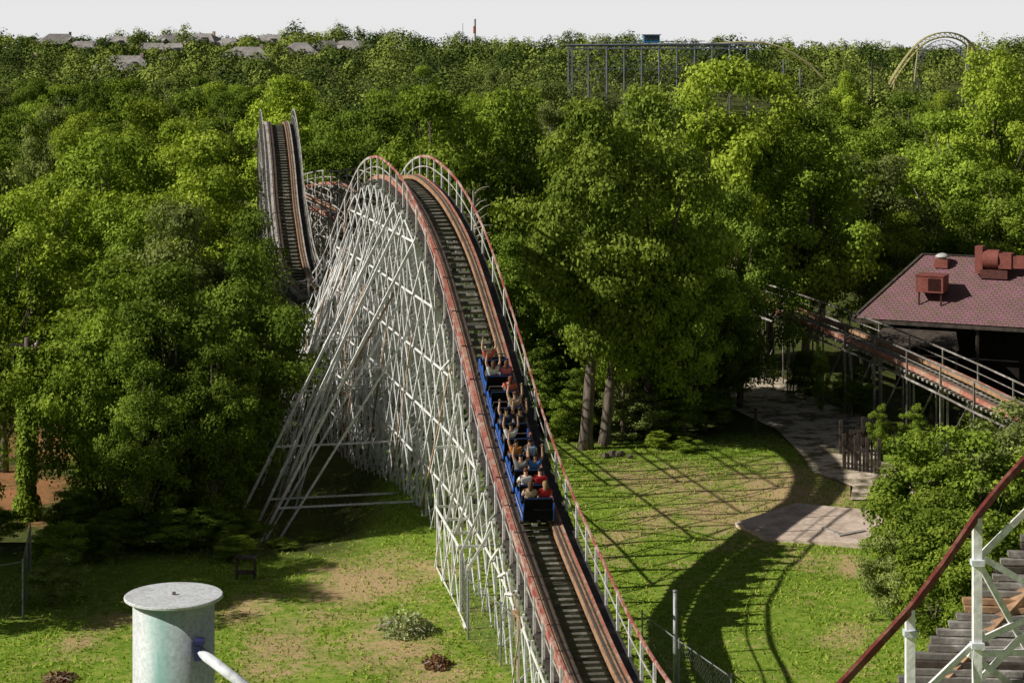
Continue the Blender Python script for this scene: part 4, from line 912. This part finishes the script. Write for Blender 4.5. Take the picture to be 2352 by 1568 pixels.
# ---------------------------------------------------------------- far rides
D0 = 432.
o = thing('steel_trestle', 'distant grey blue steel coaster trestle above the woods', 'roller coaster', (30, D0, 4))
def q_(px, py, d=D0): return P(px, py, d)
for dy in (0, 4):
    for a, e, rr_ in (((1302, 104), (1740, 101), .24), ((1302, 112), (1740, 112), .16), ((1360, 97), (1620, 95), .1)):
        m = MB(); m.tube([q_(*a, D0+dy), q_(*e, D0+dy)], rr_, 6); m.build('track_beam', SBLUE, o)
m = MB(); m.box(q_(1520, 106, D0+2), 40, 4, .25); m.build('deck', SBLUE, o)
cols = [1306, 1315, 1352, 1394, 1434, 1474, 1514, 1555, 1596, 1636, 1676, 1716, 1800, 1838]
for i, px in enumerate(cols):
    tp_ = 104 if px < 1730 else 118+(px-1760)*.5
    for dy in (0, 4): m = MB(); a = q_(px, tp_, D0+dy); m.tube([a, (a.x, a.y, 3)], .18, 6); m.build('column', SBLUE, o)
    if i < len(cols)-3:
        a = q_(px, 106); e = q_(cols[i+1], 106)
        for z0, z1 in ((20, 17.7), (17.7, 15.5), (15.5, 11)):
            for w1, w2 in ((z0, z1), (z1, z0)): m = MB(); m.beam((a.x, D0+(w1 > w2)*.2, w1), (e.x, D0+(w1 > w2)*.2, w2), .1, .11); m.build('brace', SBLUE, o)
        m = MB(); m.beam((a.x, D0, 15.5), (e.x, D0, 15.5), .12, .14); m.build('brace', SBLUE, o)
for dy in (.0, 1.2):
    m = MB(); m.tube([q_(1640, 101, D0+dy+1), q_(1700, 97, D0+dy+1), q_(1750, 98, D0+dy+1), q_(1790, 108, D0+dy+1), q_(1830, 128, D0+dy+1), q_(1862, 150, D0+dy+1), q_(1890, 178, D0+dy+1)], .25, 6); m.build('drop_rail', YELL, o)
m = MB(); m.box(q_(1496, 90, D0+2), 3.3, 4.2, 1.7); cab = m.build('cabin', SCAB, o)
m = MB(); m.box(q_(1496, 80.5, D0+2), 3.9, 4.8, .18); m.build('cabin_roof', SBLUE, cab)
for a in (-1, 0, 1): m = MB(); m.box(q_(1496+a*11, 88.5, D0-.12), .8, .06, .8); m.build('window', HTRIM, cab)
D1 = 425.; o = thing('steel_loop', 'distant yellow vertical coaster loop at the upper right', 'roller coaster', (90, D1, 5))
cx, cz = (2165-CX)/F*D1, HC-(152-HY)/F*D1
def smooth(ps, k=50):
    hx = np.linspace(0, len(ps)-1, k); return [Vector(tuple(float(hermite(np.array([t_]), range(len(ps)), [e[i] for e in ps])[0]) for i in range(3))) for t_ in hx]
outer_ = smooth([P(2030, 215, D1-8), P(2050, 178, D1-7.5), P(2076, 138, D1-7), P(2105, 103, D1-6), P(2135, 83, D1-5), P(2172, 75, D1-4), P(2208, 83, D1-3), P(2234, 106, D1-2), P(2246, 140, D1-1)])
inner_ = smooth([P(2112, 205, D1+4), P(2100, 165, D1+3), P(2112, 128, D1+2), P(2134, 103, D1+1), P(2165, 92, D1), P(2194, 100, D1-1), P(2216, 122, D1-2), P(2226, 160, D1-3)])
for pth, mt, mt2 in ((outer_, YELL, YELL), (inner_, PURP, SBLUE)):
    cv = lambda q: (Vector((cx, q.y, cz))-q).normalized(); th = .95 if mt is YELL else .5
    sp_ = MB(); sp_.tube([q+cv(q)*.95 for q in pth], .20*th, 6); sp_.build('spine', mt, o)
    for s in (-.7, .7):
        m = MB(); m.tube([q+Vector((0, s, 0)) for q in pth], .15*th, 6); m.build('track_rail', mt2, o)
    m = MB()
    for k in range(0, len(pth)-2, 2):
        q = pth[k]; q2 = pth[k+2]; m.beam(q-Vector((0, .7, 0)), q+Vector((0, .7, 0)), .13*th, .13*th); m.beam(q, q2+cv(q2)*.95, .13*th, .13*th); m.beam(q, q+cv(q)*.95, .13*th, .13*th)
    m.build('track_ties', mt2, o)
for px, py in ((2060, 160), (2110, 103), (2225, 100)):
    m = MB(); a = P(px, py, D1-5); m.tube([a, (a.x-1.5, a.y+2, 4)], .17, 6); m.build('support', YELL, o)
D2 = 800.; p = P(1090, 44, D2); g = float(gz(p.x, D2)); o = thing('radio_mast', 'tall red and white mast on the skyline', 'mast', (p.x, D2, g)); zs = np.linspace(g, p.z, 8)
for i in range(7): m = MB(); m.tube([(p.x, D2, zs[i]), (p.x, D2, zs[i+1])], .55, 8); m.build('mast_section', TRED if i % 2 else WPAINT, o)
p = P(1063, 54, D2); m = MB(); m.tube([(p.x, D2, g), p], [.22, .12], 6); setp(m.build('thin_mast', VENTM, None, (p.x, D2, g)), 'thin pale mast left of the red and white one', 'mast')

# ---------------------------------------------------------------- light, sky, camera
sd = Vector((1, .22, -.70)); sun = bpy.data.lights.new('Sun', 'SUN'); sun.energy = 5.0; sun.angle = math.radians(.5); sun.color = (1, .96, .88)
so = bpy.data.objects.new('Sun', sun); COL.objects.link(so); so.rotation_euler = sd.to_track_quat('-Z', 'Y').to_euler(); so.location = (-40, 60, 60)
w = bpy.data.worlds.new('World'); S.world = w; w.use_nodes = True; nt = w.node_tree
sky = N(nt, 'ShaderNodeTexSky'); sky.sky_type = 'NISHITA'; sky.sun_disc = False; sky.sun_elevation = math.atan(.70/1.024); sky.sun_rotation = math.radians(-102.4); sky.air_density = 1; sky.dust_density = 2
bg = nt.nodes['Background']; bg.inputs[1].default_value = .05
# thin pale haze band at the horizon only; the clear sky above stays dim so the shade under the trees is deep
hs = N(nt, 'ShaderNodeHueSaturation'); hs.inputs['Saturation'].default_value = .7; hs.inputs['Value'].default_value = .55
L(nt, sky.outputs[0], hs.inputs['Color']); L(nt, hs.outputs[0], bg.inputs[0])
bg2 = N(nt, 'ShaderNodeBackground'); bg2.inputs[0].default_value = (.80, .80, .80, 1); bg2.inputs[1].default_value = 1
tc = N(nt, 'ShaderNodeTexCoord'); sx = N(nt, 'ShaderNodeSeparateXYZ'); L(nt, tc.outputs['Generated'], sx.inputs[0])
mr = N(nt, 'ShaderNodeMapRange'); mr.interpolation_type = 'SMOOTHSTEP'; mr.inputs[1].default_value = .09; mr.inputs[2].default_value = .03; L(nt, sx.outputs[2], mr.inputs[0])
ms = N(nt, 'ShaderNodeMixShader'); L(nt, mr.outputs[0], ms.inputs[0]); L(nt, bg.outputs[0], ms.inputs[1]); L(nt, bg2.outputs[0], ms.inputs[2]); L(nt, ms.outputs[0], nt.nodes['World Output'].inputs[0])
cam = bpy.data.cameras.new('Camera'); co = bpy.data.objects.new('Camera', cam); COL.objects.link(co); co.location = (0, 0, HC); co.rotation_euler = (PI/2, 0, 0)
cam.sensor_width = 36; cam.lens = 72; cam.shift_y = -(784-HY)/2352; cam.clip_end = 20000; cam.clip_start = .5; S.camera = co
S.view_settings.view_transform = 'Standard'; S.view_settings.look = 'None'; S.view_settings.exposure = 0
